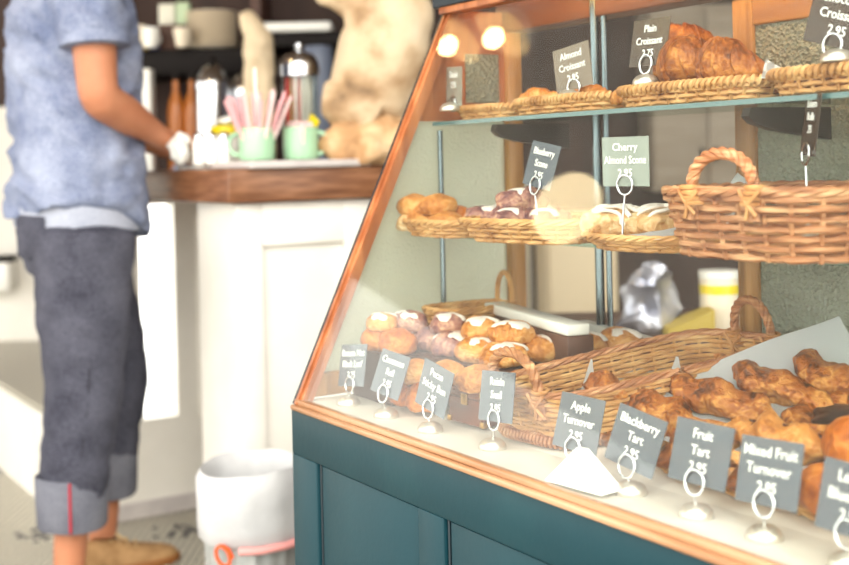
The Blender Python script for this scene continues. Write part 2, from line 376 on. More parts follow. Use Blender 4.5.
# ------------------------------------------------------------------ the bar counter
r = thing('bar_counter', 'white panelled bar counter base under the dark wooden countertop', 'counter', inc(0, 0, 0))
bm = new(); box(bm, -1.215, -.99, .335, 1.05, 0, .962); obj('carcass', bm, 'white_paint', r, smooth=False)
for a, b in ((.335, .40), (.62, .70), (.97, 1.05)):
    bm = new(); box(bm, -.99, -.972, a, b, .0, .962, .003); obj('stile', bm, 'white_paint', r)
bm = new(); box(bm, -.99, -.974, .40, .97, .86, .962, .003); obj('rail', bm, 'white_paint', r)
bm = new(); box(bm, -.99, -.974, .40, .97, 0, .12, .003); obj('rail', bm, 'white_paint', r)
bm = new(); box(bm, -1.885, -.945, .305, 1.08, .965, 1.043, .004)
single('countertop', bm, 'bar_wood', 'thick brown wooden countertop on the white bar', 'countertop', inc(0, 0, 0))

# ------------------------------------------------------------------ the display case
CR = 1.45
case = thing('display_case', 'teal bakery display case with a sloping glass front and wood trim', 'display case', inc(0, 0, 0))
bm = new(); box(bm, -.012, CR, .018, .42, 0, .68); obj('cabinet', bm, 'teal', case, smooth=False)
bm = new()
box(bm, -.014, CR, 0, .018, .618, .685, .0015)
box(bm, -.014, CR, 0, .018, 0, .11, .0015)
for a, b in ((-.014, .064), (.341, .398), (.674, .731), (1.007, 1.064), (1.34, CR)):
    box(bm, a, b, 0, .018, .11, .618, .0015)
obj('front_frame', bm, 'teal', case)
for a, b in ((.064, .341), (.398, .674), (.731, 1.007), (1.064, 1.34)):
    bm = new(); box(bm, a+.012, b-.002, .0035, .018, .115, .616, .001); pn = obj('door_panel', bm, 'teal', case)
    bm = new(); box(bm, a+.0035, a+.0075, .004, .018, .112, .617, .001); obj('bead', bm, 'teal_dark', pn)
bm = new(); box(bm, -.006, CR, -.006, .014, .685, .6925, .002); box(bm, -.004, CR, .0, .012, .6925, .701, .002); obj('wood_sill', bm, 'oak', case)
def extr(bm, prof, r0, r1):
    ring_loft(bm, [[(r0, t, z) for t, z in prof], [(r1, t, z) for t, z in prof]])
bm = new(); extr(bm, [(.012, .68), (.012, .697), (.10, .697), (.405, .758), (.405, .68)], 0, CR); obj('deck', bm, 'deck', case, smooth=False)
# sloping front: slope vector in (t, z)
SL = Vector((.282, .593)).normalized(); SN = Vector((-SL.y, SL.x))     # SN points to the customers
def slope(t0, z0, s0, s1, n0, n1):
    return [(t0+SL.x*s+SN.x*n, z0+SL.y*s+SN.y*n) for s, n in ((s0, n0), (s1, n0), (s1, n1), (s0, n1))]
bm = new(); extr(bm, slope(.006, .699, 0, .655, -.002, .002), .012, CR); obj('front_glass', bm, 'glass', case, smooth=False)
bm = new(); extr(bm, slope(.006, .697, -.006, .665, -.014, .003), .000, .016); extr(bm, slope(.006, .697, -.006, .665, .003, .006), .000, .007)
fr = obj('slanted_frame', bm, 'orange_wood', case, smooth=False)
bm = new(); extr(bm, slope(.006, .697, -.006, .70, -.02, .004), -.010, .0); obj('edge_strip', bm, 'teal_dark', case, smooth=False, label='dark painted edge strip')
# left end: wooden frame with a pale textured pane
bm = new(); extr(bm, [(.03, .70), (.41, .70), (.41, 1.29), (.29, 1.29)], -.008, -.003); obj('end_pane', bm, 'frost_pale', case, smooth=False, label='pale textured glass end pane')
bm = new(); box(bm, -.014, .012, .398, .428, .69, 1.3, .003); obj('back_post', bm, 'amber_wood', case)
bm = new(); extr(bm, [(.205, 1.115), (.405, 1.115), (.405, 1.295), (.292, 1.295)], -.0025, .003); eb = obj('end_board', bm, 'orange_wood', case, smooth=False)
bm = new(); box(bm, .0032, .005, .318, .385, 1.145, 1.225, .001); obj('small_pane', bm, 'frost_dark', eb)
bm = new(); box(bm, -.012, .004, .03, .40, .70, .735, .003); obj('end_rail', bm, 'amber_wood', case)
# back: wooden door with textured glass on the right
bm = new(); box(bm, .496, .531, .41, .43, .69, 1.255, .003); obj('door_stile', bm, 'amber_wood', case)
bm = new(); box(bm, .531, CR, .41, .43, 1.218, 1.258, .003); obj('door_rail', bm, 'amber_wood_h', case)
bm = new(); box(bm, .531, CR, .41, .43, .69, .74, .003); obj('door_rail', bm, 'amber_wood_h', case)
bm = new(); box(bm, .531, CR, .416, .422, .74, 1.218); obj('door_pane', bm, 'frost_dark', case, smooth=False, label='greenish textured glass pane')
bm = new(); box(bm, -.016, CR, .395, .445, 1.262, 1.335, .003); obj('top_beam', bm, 'case_top', case)
bm = new(); box(bm, -.016, CR, .285, .445, 1.335, 1.352, .002); obj('top_board', bm, 'case_top', case)
bm = new(); box(bm, -.018, CR, .270, .288, 1.298, 1.43, .003); obj('header', bm, 'teal_dark', case, label='dark header board above the glass')
bm = new(); box(bm, -.002, CR, .272, .30, 1.287, 1.298, .002); obj('header_lip', bm, 'orange_wood', case)
bm = new(); tube(bm, [(.04, .302, 1.318), (1.4, .302, 1.318)], .007, 10); obj('lamp_tube', bm, 'warm_tube', case)
for rr, tt, z1 in ((.233, .398, 1.29), (.010, .262, 1.1)):
    bm = new(); tube(bm, [(rr, tt, .70), (rr, tt, z1)], .007 if rr > .1 else .0045, 10); (tube(bm, [(rr+.017, tt+.004, .70), (rr+.017, tt+.004, z1)], .0045, 8) if rr > .1 else None); obj('shelf_standard', bm, 'standard', case)
for t0, z in ((.247, 1.107), (.262, .930)):
    bm = new(); box(bm, .014, CR, t0, .398, z, z+.006); s_ = obj('glass_shelf', bm, 'shelf_glass', case, smooth=False)
    bm = new(); box(bm, .014, CR, t0-.0012, t0, z, z+.006); obj('polished_edge', bm, 'glass_edge' if z > 1 else 'shelf_glass', s_, smooth=False)
for rr in (.16, .655, 1.15):
    bm = new(); ring_loft(bm, [[(a, t, z) for t, z in ((.262, 1.104), (.40, 1.105), (.40, 1.066), (.30, 1.078), (.268, 1.086), (.258, 1.094))] for a in (rr-.006, rr+.006)]); obj('bracket', bm, 'steel_dark', case)
bm = new(); box(bm, 0, CR, .406, .412, .73, .775, .002); obj('track', bm, 'amber_wood_h', case)

# ------------------------------------------------------------------ price tags
CW, CH = .074, .061
def price_tag(label, text, c, zs, yaw=0, roll=0, lean=.2, mat='card', w=CW, h=CH, stem=False, tsize=.0138, group='price tags', bd=0, dome=True):
    """c = card centre (r, t, z) in case axes; the foot stands on zs"""
    root = thing('price_tag', label, 'price tag', inc(c[0]+bd, c[1]-.008, zs), group)
    off = Vector((-bd, .008, c[2]-zs))
    Rm = Matrix.Translation(off) @ Matrix.Rotation(yaw, 4, 'Z') @ Matrix.Rotation(-lean, 4, 'X') @ Matrix.Rotation(-roll, 4, 'Y')
    bm = new(); box(bm, -w/2, w/2, -.0004, .0004, -h/2, h/2, 0)
    cd = obj('card', bm, mat, root, Rm, False)
    lines = text.split('\n'); y = h/2-.006
    for ln in lines:
        me = text_mesh(ln, tsize)
        xs = [v.co.x for v in me.vertices]; wd = (max(xs)-min(xs)) or 1; k = min(1, w*.9/wd)
        o = link('lettering', me, cd, Matrix.Translation((0, -.0011, y)) @ Matrix.Rotation(pi/2, 4, 'X') @ Matrix.Diagonal((k, 1, 1, 1)))
        y -= tsize*1.16
    rc = Rm @ Vector((0, -.0022, -h/2+.002))
    bm = new(); torus(bm, (0, 0, 0), .0122, .0013, 'Y', 28, 6)
    obj('ring', bm, 'chrome', root, Matrix.Translation(rc) @ Matrix.Rotation(yaw, 4, 'Z') @ Matrix.Rotation(-lean*.6, 4, 'X'))
    foot = .0125
    bm = new(); tube(bm, [rc+Vector((0, 0, -.0122)), Vector((rc.x*.4, rc.y*.4, max(.012, rc.z*.5))) if stem else Vector((rc.x*.3, rc.y*.3, foot)), (0, 0, .004)], .0013, 8); obj('stem', bm, 'chrome', root)
    bm = new()
    if stem: lathe(bm, [(.0185, 0), (.0185, .0012), (.013, .0035), (.009, .008), (.004, .011), (.0015, .0125)], 28)
    else: lathe(bm, [(.0165, 0), (.0172, .002), (.0160, .0065), (.0118, .0108), (.006, .013), (.001, .0136)], 28)
    obj('base', bm, 'brass_base', root)
    return root
LG = 'price tags along the front ledge'
for lb, tx, c, yaw, roll, lean in (
    ('grey price tag at the far left end of the front ledge, nearest the slanted frame', 'Banana Nut\nBlack Loaf\n2.25', (.071, .06, .754), 0, .132, .21),
    ('tilted grey price tag on the ledge second from the slanted wooden frame', 'Cinnamon\nRoll\n2.85', (.179, .06, .756), .03, -.07, .34),
    ('grey Sticky Bun price tag leaning on the ledge in front of the brown box', 'Pecan\nSticky Bun\n2.95', (.292, .06, .753), 0, -.163, .2),
    ('grey Raisin Snail price tag in front of the handled basket on the deck', 'Raisin\nSnail\n2.85', (.418, .07, .76), -.05, .093, .18),
    ('grey Apple Turnover price tag behind the small white glare shape', 'Apple\nTurnover\n2.95', (.574, .07, .754), .016, 0, .28),
    ('grey Blackberry Tart price tag right of the Apple Turnover tag', 'Blackberry\nTart\n2.95', (.667, .07, .752), .03, -.127, .31),
    ('grey Fruit Tart price tag between the Blackberry and Mixed Fruit tags', 'Fruit\nTart\n2.95', (.766, .065, .758), .04, 0, .28),
    ('grey Mixed Fruit price tag on the ledge near the lower right', 'Mixed Fruit\nTurnover\n2.85', (.852, .065, .757), -.02, .06, .26),
    ('grey price tag nearest the camera, cut by the right edge of the photo', 'Lemon\nBlueberry\n2.95', (.945, .065, .752), -.05, .0, .26)):
    price_tag(lb, tx, c, .697, yaw, roll, lean, group=LG)
price_tag('clear Cherry Almond Scone price tag on a tall stem beside the scones', 'Cherry\nAlmond Scone\n2.95', (.505, .21, 1.045), .9435, .135, 0, 0, 'card_clear', stem=True)
price_tag('dark tilted price tag on a tall stem among the purple scones', 'Blueberry\nScone\n2.95', (.338, .21, 1.042), .952, -.1, -.144, .23, 'card', stem=True)
price_tag('glare-lightened Almond Croissant price tag on the upper glass shelf', 'Almond\nCroissant\n2.95', (.329, .275, 1.176), 1.132, .05, .131, 0, 'card_glare')
price_tag('brown Plain Croissant price tag in front of the large croissants', 'Plain\nCroissant\n2.75', (.483, .275, 1.196), 1.142, -.09, -.028, .15, 'card_brown')
price_tag('brown Chocolate Croissant price tag at the top right corner', 'Chocolate\nCroissant\n2.95', (.785, .265, 1.193), 1.146, 0, -.28, .07, 'card_brown', w=.084, h=.064, tsize=.0145)
price_tag('narrow dark Rolls price tag on a thin stem inside the big basket', "Bakers\nRolls\n.75", (.755, .25, 1.081), .962, -.57, -.04, .12, 'card_brown', w=.052, h=.068, stem=True, tsize=.012)
price_tag('small price tag at the far left end of the upper shelf', 'Danish\n2.95', (.042, .27, 1.169), 1.13, -.25, -.066, 0, 'card_clear')  # the pale card colour carries the glare on this tag
#PART3
# ------------------------------------------------------------------ baskets
def outline(a, b, e=4.0, n=120):
    """rounded rectangle half-sizes a, b, sampled evenly by arc length"""
    raw = []
    for i in range(720):
        th = 2*pi*i/720; c, s = cos(th), sin(th)
        raw.append(Vector((a*math.copysign(abs(c)**(2/e), c), b*math.copysign(abs(s)**(2/e), s))))
    d = [0]
    for i in range(720): d.append(d[-1]+(raw[(i+1) % 720]-raw[i]).length)
    out = []; j = 0
    for k in range(n):
        q = d[-1]*k/n
        while d[j+1] < q: j += 1
        f = (q-d[j])/max(1e-9, d[j+1]-d[j]); out.append(raw[j].lerp(raw[(j+1) % 720], f))
    nm = []
    for k in range(n):
        t = out[(k+1) % n]-out[k-1]; t.normalize(); nm.append(Vector((t.y, -t.x)))
    return out, nm
def rope_pts(path, R, turns, ph, closed=False, sub=8):
    """helix of radius R round a path"""
    path = [Vector(p) for p in path]; m = len(path); N = max(int(turns*sub), 12); out = []
    for i in range(N if closed else N+1):
        s = i/N*(m if closed else m-1); j = int(s) if closed else min(int(s), m-2); f = s-j
        p = path[j % m].lerp(path[(j+1) % m], f); t = (path[(j+1) % m]-path[j % m]).normalized()
        up = Vector((0, 0, 1)) if abs(t.z) < .99 else Vector((1, 0, 0))
        a = t.cross(up).normalized(); b = a.cross(t)
        if not closed:   # handles stand in one plane: keep a frame from that plane
            nrm = (path[-1]-path[0]).cross(Vector((0, 0, 1))).normalized(); a = nrm; b = t.cross(nrm).normalized()
        g = 2*pi*turns*i/N+ph; out.append(p+a*(R*cos(g))+b*(R*sin(g)))
    return out
def basket(name, label, a, b, h, mx, flare=.9, rows=8, stakes=30, wr=None, mat='wicker', rimmat=None, rim='rope', rr=.006, handles=(), group='wicker baskets', e=4.0, basemat=None, border=False, shear=.0):
    """mx puts the middle of the underside; handles = list of (end, half_span, height): end 'near' (-y) or 'far' (+y)"""
    root = thing(name, label, 'basket', mx, group)
    n = stakes*4; pts, nm = outline(a, b, e, n)
    for p in pts: p.x += shear*p.y; wr = wr or h/rows/2*1.08
    def P(k, z, off=0):
        f = flare+(1-flare)*z/h; p = pts[k % n]*f+nm[k % n]*off; return Vector((p.x, p.y, z))
    amp = wr*.62
    bm = new()
    for rw in range(rows):
        z = wr+(h-2*wr)*rw/max(1, rows-1); L = []
        for k in range(n):
            s = cos(pi*(k/4.0)+pi*rw); jz = (random.random()-.5)*wr*.35
            L.append(P(k, z+jz, amp*s))
        tube(bm, L, wr*(.76+.14*random.random()), 6, True)
    obj('wall', bm, mat, root)
    bm = new()
    for s in range(stakes):
        k = s*4+2 if False else s*4
        tube(bm, [P(k, .001), P(k, h*.5), P(k, h)], wr*.62, 5)
    obj('stakes', bm, mat, root)
    bm = new()
    for i in range(1, 9):
        f = i/9*flare; tube(bm, [Vector((p.x*f, p.y*f, .0025+.0015*(k % 8 < 4))) for k, p in enumerate(pts)][::2], .0028+.05*flare*min(a, b)/9*.2, 5, True)
    ring_loft(bm, [[(p.x*flare*.97, p.y*flare*.97, z) for p in pts[::2]] for z in (.0015, .004)])
    obj('base', bm, basemat or mat, root)
    path = [P(k, h+rr*.4) for k in range(n)]
    per = sum((path[i]-path[i-1]).length for i in range(n))
    bm = new()
    if rim == 'rope':
        for ph in (0, 2*pi/3, 4*pi/3): tube(bm, rope_pts(path, rr*.55, int(per/(rr*11)), ph, True), rr*.62, 6, True)
    else:             # coil: slanting strands laid round the edge
        turns = int(per/(rr*1.5)); tube(bm, rope_pts(path, rr*.8, turns, 0, True, 8), rr*.52, 5, True); tube(bm, path, rr*.6, 6, True)
    obj('rim', bm, rimmat or mat, root)
    if border:
        bm = new(); path2 = [P(k, .007, .004) for k in range(n)]
        turns = int(per/.0066); tube(bm, rope_pts(path2, .0062, turns, 0, True, 7), .0028, 5, True); tube(bm, path2, .005, 6, True); obj('border', bm, rimmat or mat, root)
    for end, cx_, hs, hh, hr in handles:
        yy = (-b if end == 'near' else b); cx_ += shear*yy
        hp = [Vector((cx_-hs, yy, h-.028)), Vector((cx_-hs, yy, h))]+[Vector((cx_-hs*cos(g)*(1+.10*sin(g)), yy, h+hh*sin(g)**.85 if 0 < g < pi else h)) for g in [pi*i/22 for i in range(1, 22)]]+[Vector((cx_+hs, yy, h)), Vector((cx_+hs, yy, h-.028))]
        bm = new()
        for ph in (0, 2*pi/3, 4*pi/3): tube(bm, rope_pts(hp, hr*.55, max(4, sum((hp[i]-hp[i-1]).length for i in range(1, len(hp)))/(hr*7.5)), ph), hr*.62, 7)
        hd = obj('handle', bm, rimmat or mat, root)
        for sx in (-1, 1):
            bm = new()
            for q in range(4):
                torus(bm, (cx_+sx*hs+(q-1.5)*hr*.35*sx, yy, h-.001+(q-1.5)*hr*.9), hr*1.55, hr*.42, 'Z', 14, 5)
            tube(bm, [(cx_+sx*hs-.013, yy-.007, h+.004), (cx_+sx*hs-.002, yy-.010, h-.008), (cx_+sx*hs+.010, yy-.008, h-.022)], hr*.4, 5)
            tube(bm, [(cx_+sx*hs+.013, yy-.007, h+.004), (cx_+sx*hs+.002, yy-.010, h-.008), (cx_+sx*hs-.004, yy-.008, h-.026)], hr*.4, 5)
            obj('binding', bm, 'binding', hd)
    return root
SH1, SH2 = 1.1135, .9365         # tops of the two glass shelves
# the big basket on the middle shelf
basket('wicker_basket', 'big open weave wicker basket with a twisted handle on the middle shelf', .118, .120, .072, inc(.709, .282, SH2, radians(2)), .86, 7, 26, .0050, 'wicker', None, 'rope', .0058, (('near', -.004, .042, .044, .0064),), e=4.5)
# the handled basket on the deck
basket('wicker_basket', 'long brown wicker basket with two rope handles lying end-on on the deck', .078, .137, .064, inc(.487, .245, .7285, radians(6), radians(11.3)), .95, 10, 30, .0036, 'wicker_pale', 'wicker', 'rope', .0046, (('near', -.004, .040, .052, .0062), ('far', .012, .027, .050, .0054)), e=5, border=True, shear=.5)
# shallow basket along the front right
basket('wicker_tray', 'shallow wicker tray basket full of twisted pastries at front right of the deck', .29, .135, .022, inc(.885, .252, .7275, 0, radians(11.3)), .95, 3, 60, .0036, 'wicker_pale', 'wicker', 'coil', .005, e=7)
# handled basket at the left end of the deck
basket('wicker_basket', 'pale wicker basket with a tall handle at the left end of the case', .04, .07, .05, inc(.062, .275, .7705), .92, 7, 22, .0038, 'wicker_pale', None, 'rope', .004, (('far', 0, .02, .05, .004),), e=4)
UP = 'shallow wicker trays on the upper shelf'
basket('wicker_tray', 'shallow wicker tray under the Plain Croissant tag on the upper shelf', .122, .07, .020, inc(.545, .325, SH1, radians(2)), .92, 3, 40, .0034, 'wicker_pale', 'wicker_pale', 'coil', .0058, group=UP, e=4)
basket('wicker_tray', 'shallow wicker tray at the right end of the upper shelf under the dark rolls', .122, .07, .021, inc(.800, .323, SH1+.001, radians(2)), .92, 3, 40, .0034, 'wicker_pale', 'wicker_pale', 'coil', .0062, group=UP, e=4)
basket('wicker_tray', 'shallow wicker tray in the middle of the upper shelf by the Almond tag', .108, .07, .018, inc(.300, .325, SH1, radians(-2)), .92, 3, 36, .0032, 'wicker_pale', 'wicker_pale', 'coil', .0052, group=UP, e=4)
basket('wicker_tray', 'blurred shallow wicker tray at the left end of the upper shelf', .072, .058, .016, inc(.100, .332, SH1), .92, 3, 30, .003, 'wicker_pale', 'wicker_pale', 'coil', .0048, group=UP, e=4)
MD = 'shallow wicker trays on the middle shelf'
basket('wicker_tray', 'round flat wicker tray of glazed scones beside the big basket', .100, .095, .016, inc(.525, .262, SH2), .80, 3, 34, .0034, 'wicker_pale', None, 'rope', .0042, group=MD, e=2.4)
basket('wicker_tray', 'wicker tray of purple scones on the middle shelf', .105, .092, .028, inc(.292, .252, SH2, radians(10)), .82, 4, 34, .0036, 'wicker_pale', None, 'rope', .0048, group=MD, e=4)
basket('wicker_tray', 'wicker tray of yellow rolls at the left end of the middle shelf', .078, .085, .022, inc(.098, .252, SH2), .85, 4, 30, .0034, 'wicker_pale', None, 'rope', .0042, group=MD, e=4)

# ------------------------------------------------------------------ pastries (meshes made once, copied)
def disp(bm, amp, sc, seed):
    for v in bm.verts:
        q = v.co*sc+Vector((seed, seed*2.1, -seed))
        v.co += Vector((noise.noise(q), noise.noise(q+Vector((31, 7, 3))), noise.noise(q+Vector((5, 51, 13)))))*amp
def croissant_bm(seed, R=.05, rad=.029, span=150, segs=7):
    bm = new(); rings = []; N = 64
    for i in range(N+1):
        u = i/N; g = radians(-span/2+span*u); f = sin(pi*min(max(u, .012), .988))**.62
        w = abs(u-.5)*2; ph = (w*segs/2+.5) % 1
        step = 1+.17*(1-ph)-.085
        r = rad*f*step; c = Vector((R*sin(g)*1.15, -R*cos(g)+R*.5, rad*.8*f*.95))
        tx = Vector((cos(g), sin(g), 0)); nx = Vector((-sin(g), cos(g), 0))
        rings.append([c+nx*(r*cos(2*pi*j/22))+Vector((0, 0, max(-.8*rad*f*.95, r*1.0*sin(2*pi*j/22)))) for j in range(22)])
    ring_loft(bm, rings); disp(bm, .0035, 45, seed); disp(bm, .0012, 160, seed); return bm
def twist_bm(seed, L=.2, rad=.026):
    bm = new(); rings = []; N = 80
    for i in range(N+1):
        u = i/N; x = (u-.5)*L; f = (sin(pi*min(max(u, .012), .988))**.62)
        c = Vector((x, .006*sin(u*7+seed), rad*.75)); tw = u*3.2*pi+seed
        row = []
        for j in range(26):
            g = 2*pi*j/26; r = rad*f*(1+.17*cos(2*(g-tw))+.06*sin(5*g+9*u))
            row.append(c+Vector((0, r*cos(g), max(-rad*.75, r*.82*sin(g)))))
        rings.append(row)
    ring_loft(bm, rings); disp(bm, .0045, 30, seed); disp(bm, .0022, 120, seed+3); return bm
def bun_bm(seed, rx=.034, ry=.03, rz=.024, amp=.004, rough=.0015):
    bm = new(); bmesh.ops.create_icosphere(bm, subdivisions=4, radius=1)
    for v in bm.verts:
        v.co = Vector((v.co.x*rx, v.co.y*ry, v.co.z*rz))
        if v.co.z < -rz*.55: v.co.z = -rz*.55
        v.co.z += rz*.55
    disp(bm, amp, 38, seed); disp(bm, rough, 150, seed); return bm
def scone_bm(seed, s=.04, h=.034):
    bm = new(); bmesh.ops.create_icosphere(bm, subdivisions=5, radius=1)
    for v in bm.verts:
        g = atan2(v.co.y, v.co.x); k = 1+.18*cos(3*g); sq = lambda q, e: math.copysign(abs(q)**e, q)
        v.co = Vector((sq(v.co.x, .8)*s*k, sq(v.co.y, .8)*s*k*.9, sq(v.co.z, .7)*h/2+h/2))
    disp(bm, .007, 30, seed); disp(bm, .0035, 95, seed+5)
    return bm
def drizzle_bm(seed, s=.036, h=.036):
    bm = new(); rnd = random.Random(seed)
    for i in range(5):
        y = -s*.75+i*s*.38
        pts = []
        for q in range(15):
            x = -s*.9+q/14*s*1.8; rr_ = min(1, hypot(x, y)/(s*1.02)); z = h*.5+h*.5*sqrt(max(0, 1-rr_**3.2))+.0015
            pts.append((x, y+.006*sin(q*.7+seed+i)+rnd.uniform(-.001, .001), z+rnd.uniform(0, .001)))
        tube(bm, pts, [.0022+.0012*rnd.random() for _ in pts], 6)
    return bm
def cap_bm(seed, rx, ry, z, t=.005):
    bm = new(); rings = []
    rnd = random.Random(seed); wob = [1+.14*sin(3*2*pi*j/30+seed)+.1*sin(5*2*pi*j/30+seed*2) for j in range(30)]
    for f, zz in ((1.08, -.009), (1.0, -.0045), (.84, -.001), (.5, t*.35), (.08, t*.5)):
        rings.append([(rx*f*wob[j]*cos(2*pi*j/30), ry*f*wob[j]*sin(2*pi*j/30), z+zz) for j in range(30)])
    ring_loft(bm, rings); return bm
def danish_bm(seed, R=.042):
    bm = new(); n = 40
    prof = [(.2, .001), (.95, .001), (1.06, .008), (1.02, .018), (.9, .023), (.74, .02), (.62, .012), (.1, .011)]
    rings = []
    for f, z in prof:
        rings.append([(R*f*(1+.05*sin(8*2*pi*j/n+f*3))*cos(2*pi*j/n), R*f*(1+.05*sin(8*2*pi*j/n+f*3))*sin(2*pi*j/n), z) for j in range(n)])
    ring_loft(bm, rings); disp(bm, .004, 45, seed); return bm
def snail_bm(seed, R=.04):
    bm = new(); pts = []; rad = []
    for i in range(90):
        u = i/89; g = u*2*pi*2.6; pts.append(((R*.12+R*.72*u)*cos(g), (R*.12+R*.72*u)*sin(g), .013+.008*(1-u))); rad.append(.0115+.002*sin(i*.5))
    rad[0] = rad[-1] = .006
    tube(bm, pts, rad, 12); disp(bm, .003, 60, seed)
    for v in bm.verts: v.co.z = max(v.co.z, 0)
    return bm
def turnover_bm(seed, L=.11, Wd=.05, H=.036):
    bm = new(); rings = []; N = 40
    for i in range(N+1):
        u = i/N; f = sin(pi*min(max(u, .02), .98))**.6; x = (u-.5)*L; row = []
        for j in range(24):
            g = 2*pi*j/24; row.append((x, Wd*.5*f*cos(g)*(1+.1*sin(6*u*pi)), max(0, H*.35+H*.65*f*sin(g)*(1+.14*sin(10*u*pi+1)))))
        rings.append(row)
    ring_loft(bm, rings); disp(bm, .006, 34, seed); disp(bm, .002, 120, seed); return bm
MESH = {}
def pm(key, fn):
    if key not in MESH: MESH[key] = fn()
    return MESH[key]
def pastry(kind, label, group, mx, var=0):
    name, parts = KINDS[kind]
    cat = {'croissant': 'croissant', 'scone': 'scone'}.get(name, 'pastry')
    mats = [pm((kind, i, var), lambda p=p: mesh_of(p[0], p[1](var+1.37*len(kind)), p[2])) for i, p in enumerate(parts)]
    if len(mats) == 1:
        o = link(name, mats[0]); o.matrix_world = mx; return tag(o, label, cat, group)
    root = thing(name, label, cat, mx, group)
    for (pn, _, _), me in zip(parts, mats): link(pn, me, root)
    return root
KINDS = {
 'croissant': ('croissant', [('c', lambda s: croissant_bm(s), 'croissant')]),
 'small_croissant': ('croissant', [('c', lambda s: croissant_bm(s, .034, .021, 160), 'golden')]),
 'big_croissant': ('croissant', [('c', lambda s: croissant_bm(s, .036, .034, 165), 'croissant')]),
 'twist': ('twisted_pastry', [('c', lambda s: twist_bm(s), 'twist')]),
 'bun': ('bun', [('c', lambda s: bun_bm(s), 'golden')]),
 'orange_bun': ('bun', [('c', lambda s: bun_bm(s, .036, .033, .03), 'orange_bun')]),
 'pale_bun': ('bun', [('c', lambda s: bun_bm(s, .03, .027, .022), 'pale_bun')]),
 'rye': ('dark_roll', [('c', lambda s: bun_bm(s, .03, .027, .017), 'rye')]),
 'scone': ('scone', [('dough', lambda s: scone_bm(s, .037, .036), 'pale_bun'), ('icing', lambda s: drizzle_bm(s, .036, .038), 'icing')]),
 'berry_scone': ('scone', [('dough', lambda s: scone_bm(s, .034, .034), 'berry'), ('icing', lambda s: cap_bm(s, .021, .019, .034), 'icing')]),
 'iced_bun': ('iced_bun', [('dough', lambda s: bun_bm(s, .034, .03, .022), 'berry'), ('icing', lambda s: cap_bm(s, .024, .021, .031), 'icing')]),
 'iced_tan': ('iced_bun', [('dough', lambda s: bun_bm(s, .036, .031, .021), 'golden'), ('icing', lambda s: cap_bm(s, .026, .022, .03), 'icing')]),
 'danish': ('danish', [('dough', lambda s: danish_bm(s), 'golden'), ('filling', lambda s: cap_bm(s, .025, .025, .014, .004), 'jam')]),
 'choc_tart': ('chocolate_tart', [('crust', lambda s: danish_bm(s, .062), 'twist'), ('filling', lambda s: cap_bm(s, .044, .044, .015, .004), 'choc')]),
 'snail': ('raisin_snail', [('c', lambda s: snail_bm(s), 'golden')]),
 'turnover': ('turnover', [('c', lambda s: turnover_bm(s), 'croissant')]),
 'braid': ('braided_pastry', [('dough', lambda s: twist_bm(s, .15, .026), 'golden'), ('filling', lambda s: cap_bm(s, .045, .011, .034, .004), 'jam')]),
}
def onz(x, y, z): return at_z(x, y, z)
def deck(t): return .698+max(0, t-.1)*.2
# twisted pastries on the parchment
TW = 'twisted pastries on the parchment'
for r_, t_, z_, rz, ry, var, lab in (
    (.672, .355, .790, -3, 8, 0, 'brown twisted pastry highest on the parchment, beside the far basket handle'),
    (.640, .300, .780, -5, 9, 1, 'dark-tipped twisted pastry lying second from the back on the parchment'),
    (.612, .240, .766, -2, 5, 2, 'golden twisted pastry in the middle of the parchment with a blunt left tip'),
    (.560, .188, .750, -4, 4, 3, 'flat orange twisted pastry at the front left corner of the parchment')):
    pastry('twist', lab, TW, inc(r_, t_, z_-.018, radians(rz), radians(random.uniform(-12, 12)), radians(ry), 1.0), var)
for kind, r_, t_, dz, rz, sc, var, lab, grp in (
    ('choc_tart', .765, .285, .018, 0, 1.0, 0, 'wide dark chocolate tart behind the braided pastry at right', None),
    ('choc_tart', .655, .185, .014, 30, .62, 1, 'small dark filled tart between the twisted pastries and the braid', None),
    ('braid', .755, .195, .016, 6, 1.0, 0, 'orange braided pastry with a dark jam filling above the Mixed Fruit tag', None),
    ('orange_bun', .845, .205, .022, 0, 1.05, 0, 'shiny orange bun at the right edge of the photo', None),
    ('orange_bun', .862, .135, .012, 40, .85, 1, 'orange bun between the last two price tags at front right', None),
    ('turnover', .575, .142, .010, 80, .7, 0, 'apple turnover showing between the Apple and Blackberry tags', 'turnovers behind the front tags'),
    ('turnover', .672, .140, .010, 80, .75, 1, 'turnover showing between the Blackberry and Fruit Tart tags', 'turnovers behind the front tags'),
    ('turnover', .775, .137, .010, 75, .75, 2, 'turnover showing between the Fruit Tart and Mixed Fruit tags', 'turnovers behind the front tags'),
    ('danish', .725, .142, .010, 0, .7, 0, 'jam danish tucked behind the Fruit Tart price tag', None),
    ('snail', .455, .150, .012, 0, .8, 0, 'raisin snail at the near end of the handled basket', 'raisin snails'),
    ('snail', .500, .225, .012, 50, .9, 1, 'raisin snail in the middle of the handled basket', 'raisin snails'),
    ('snail', .520, .310, .012, 90, .9, 2, 'raisin snail at the far end of the handled basket', 'raisin snails'),
    ('turnover', .500, .175, .045, -10, .8, 1, 'flat crusty pastry leaning on the rim of the handled basket', None)):
    pastry(kind, lab, grp, inc(r_, t_, deck(t_)+dz, radians(rz), radians(11), 0, sc), var)
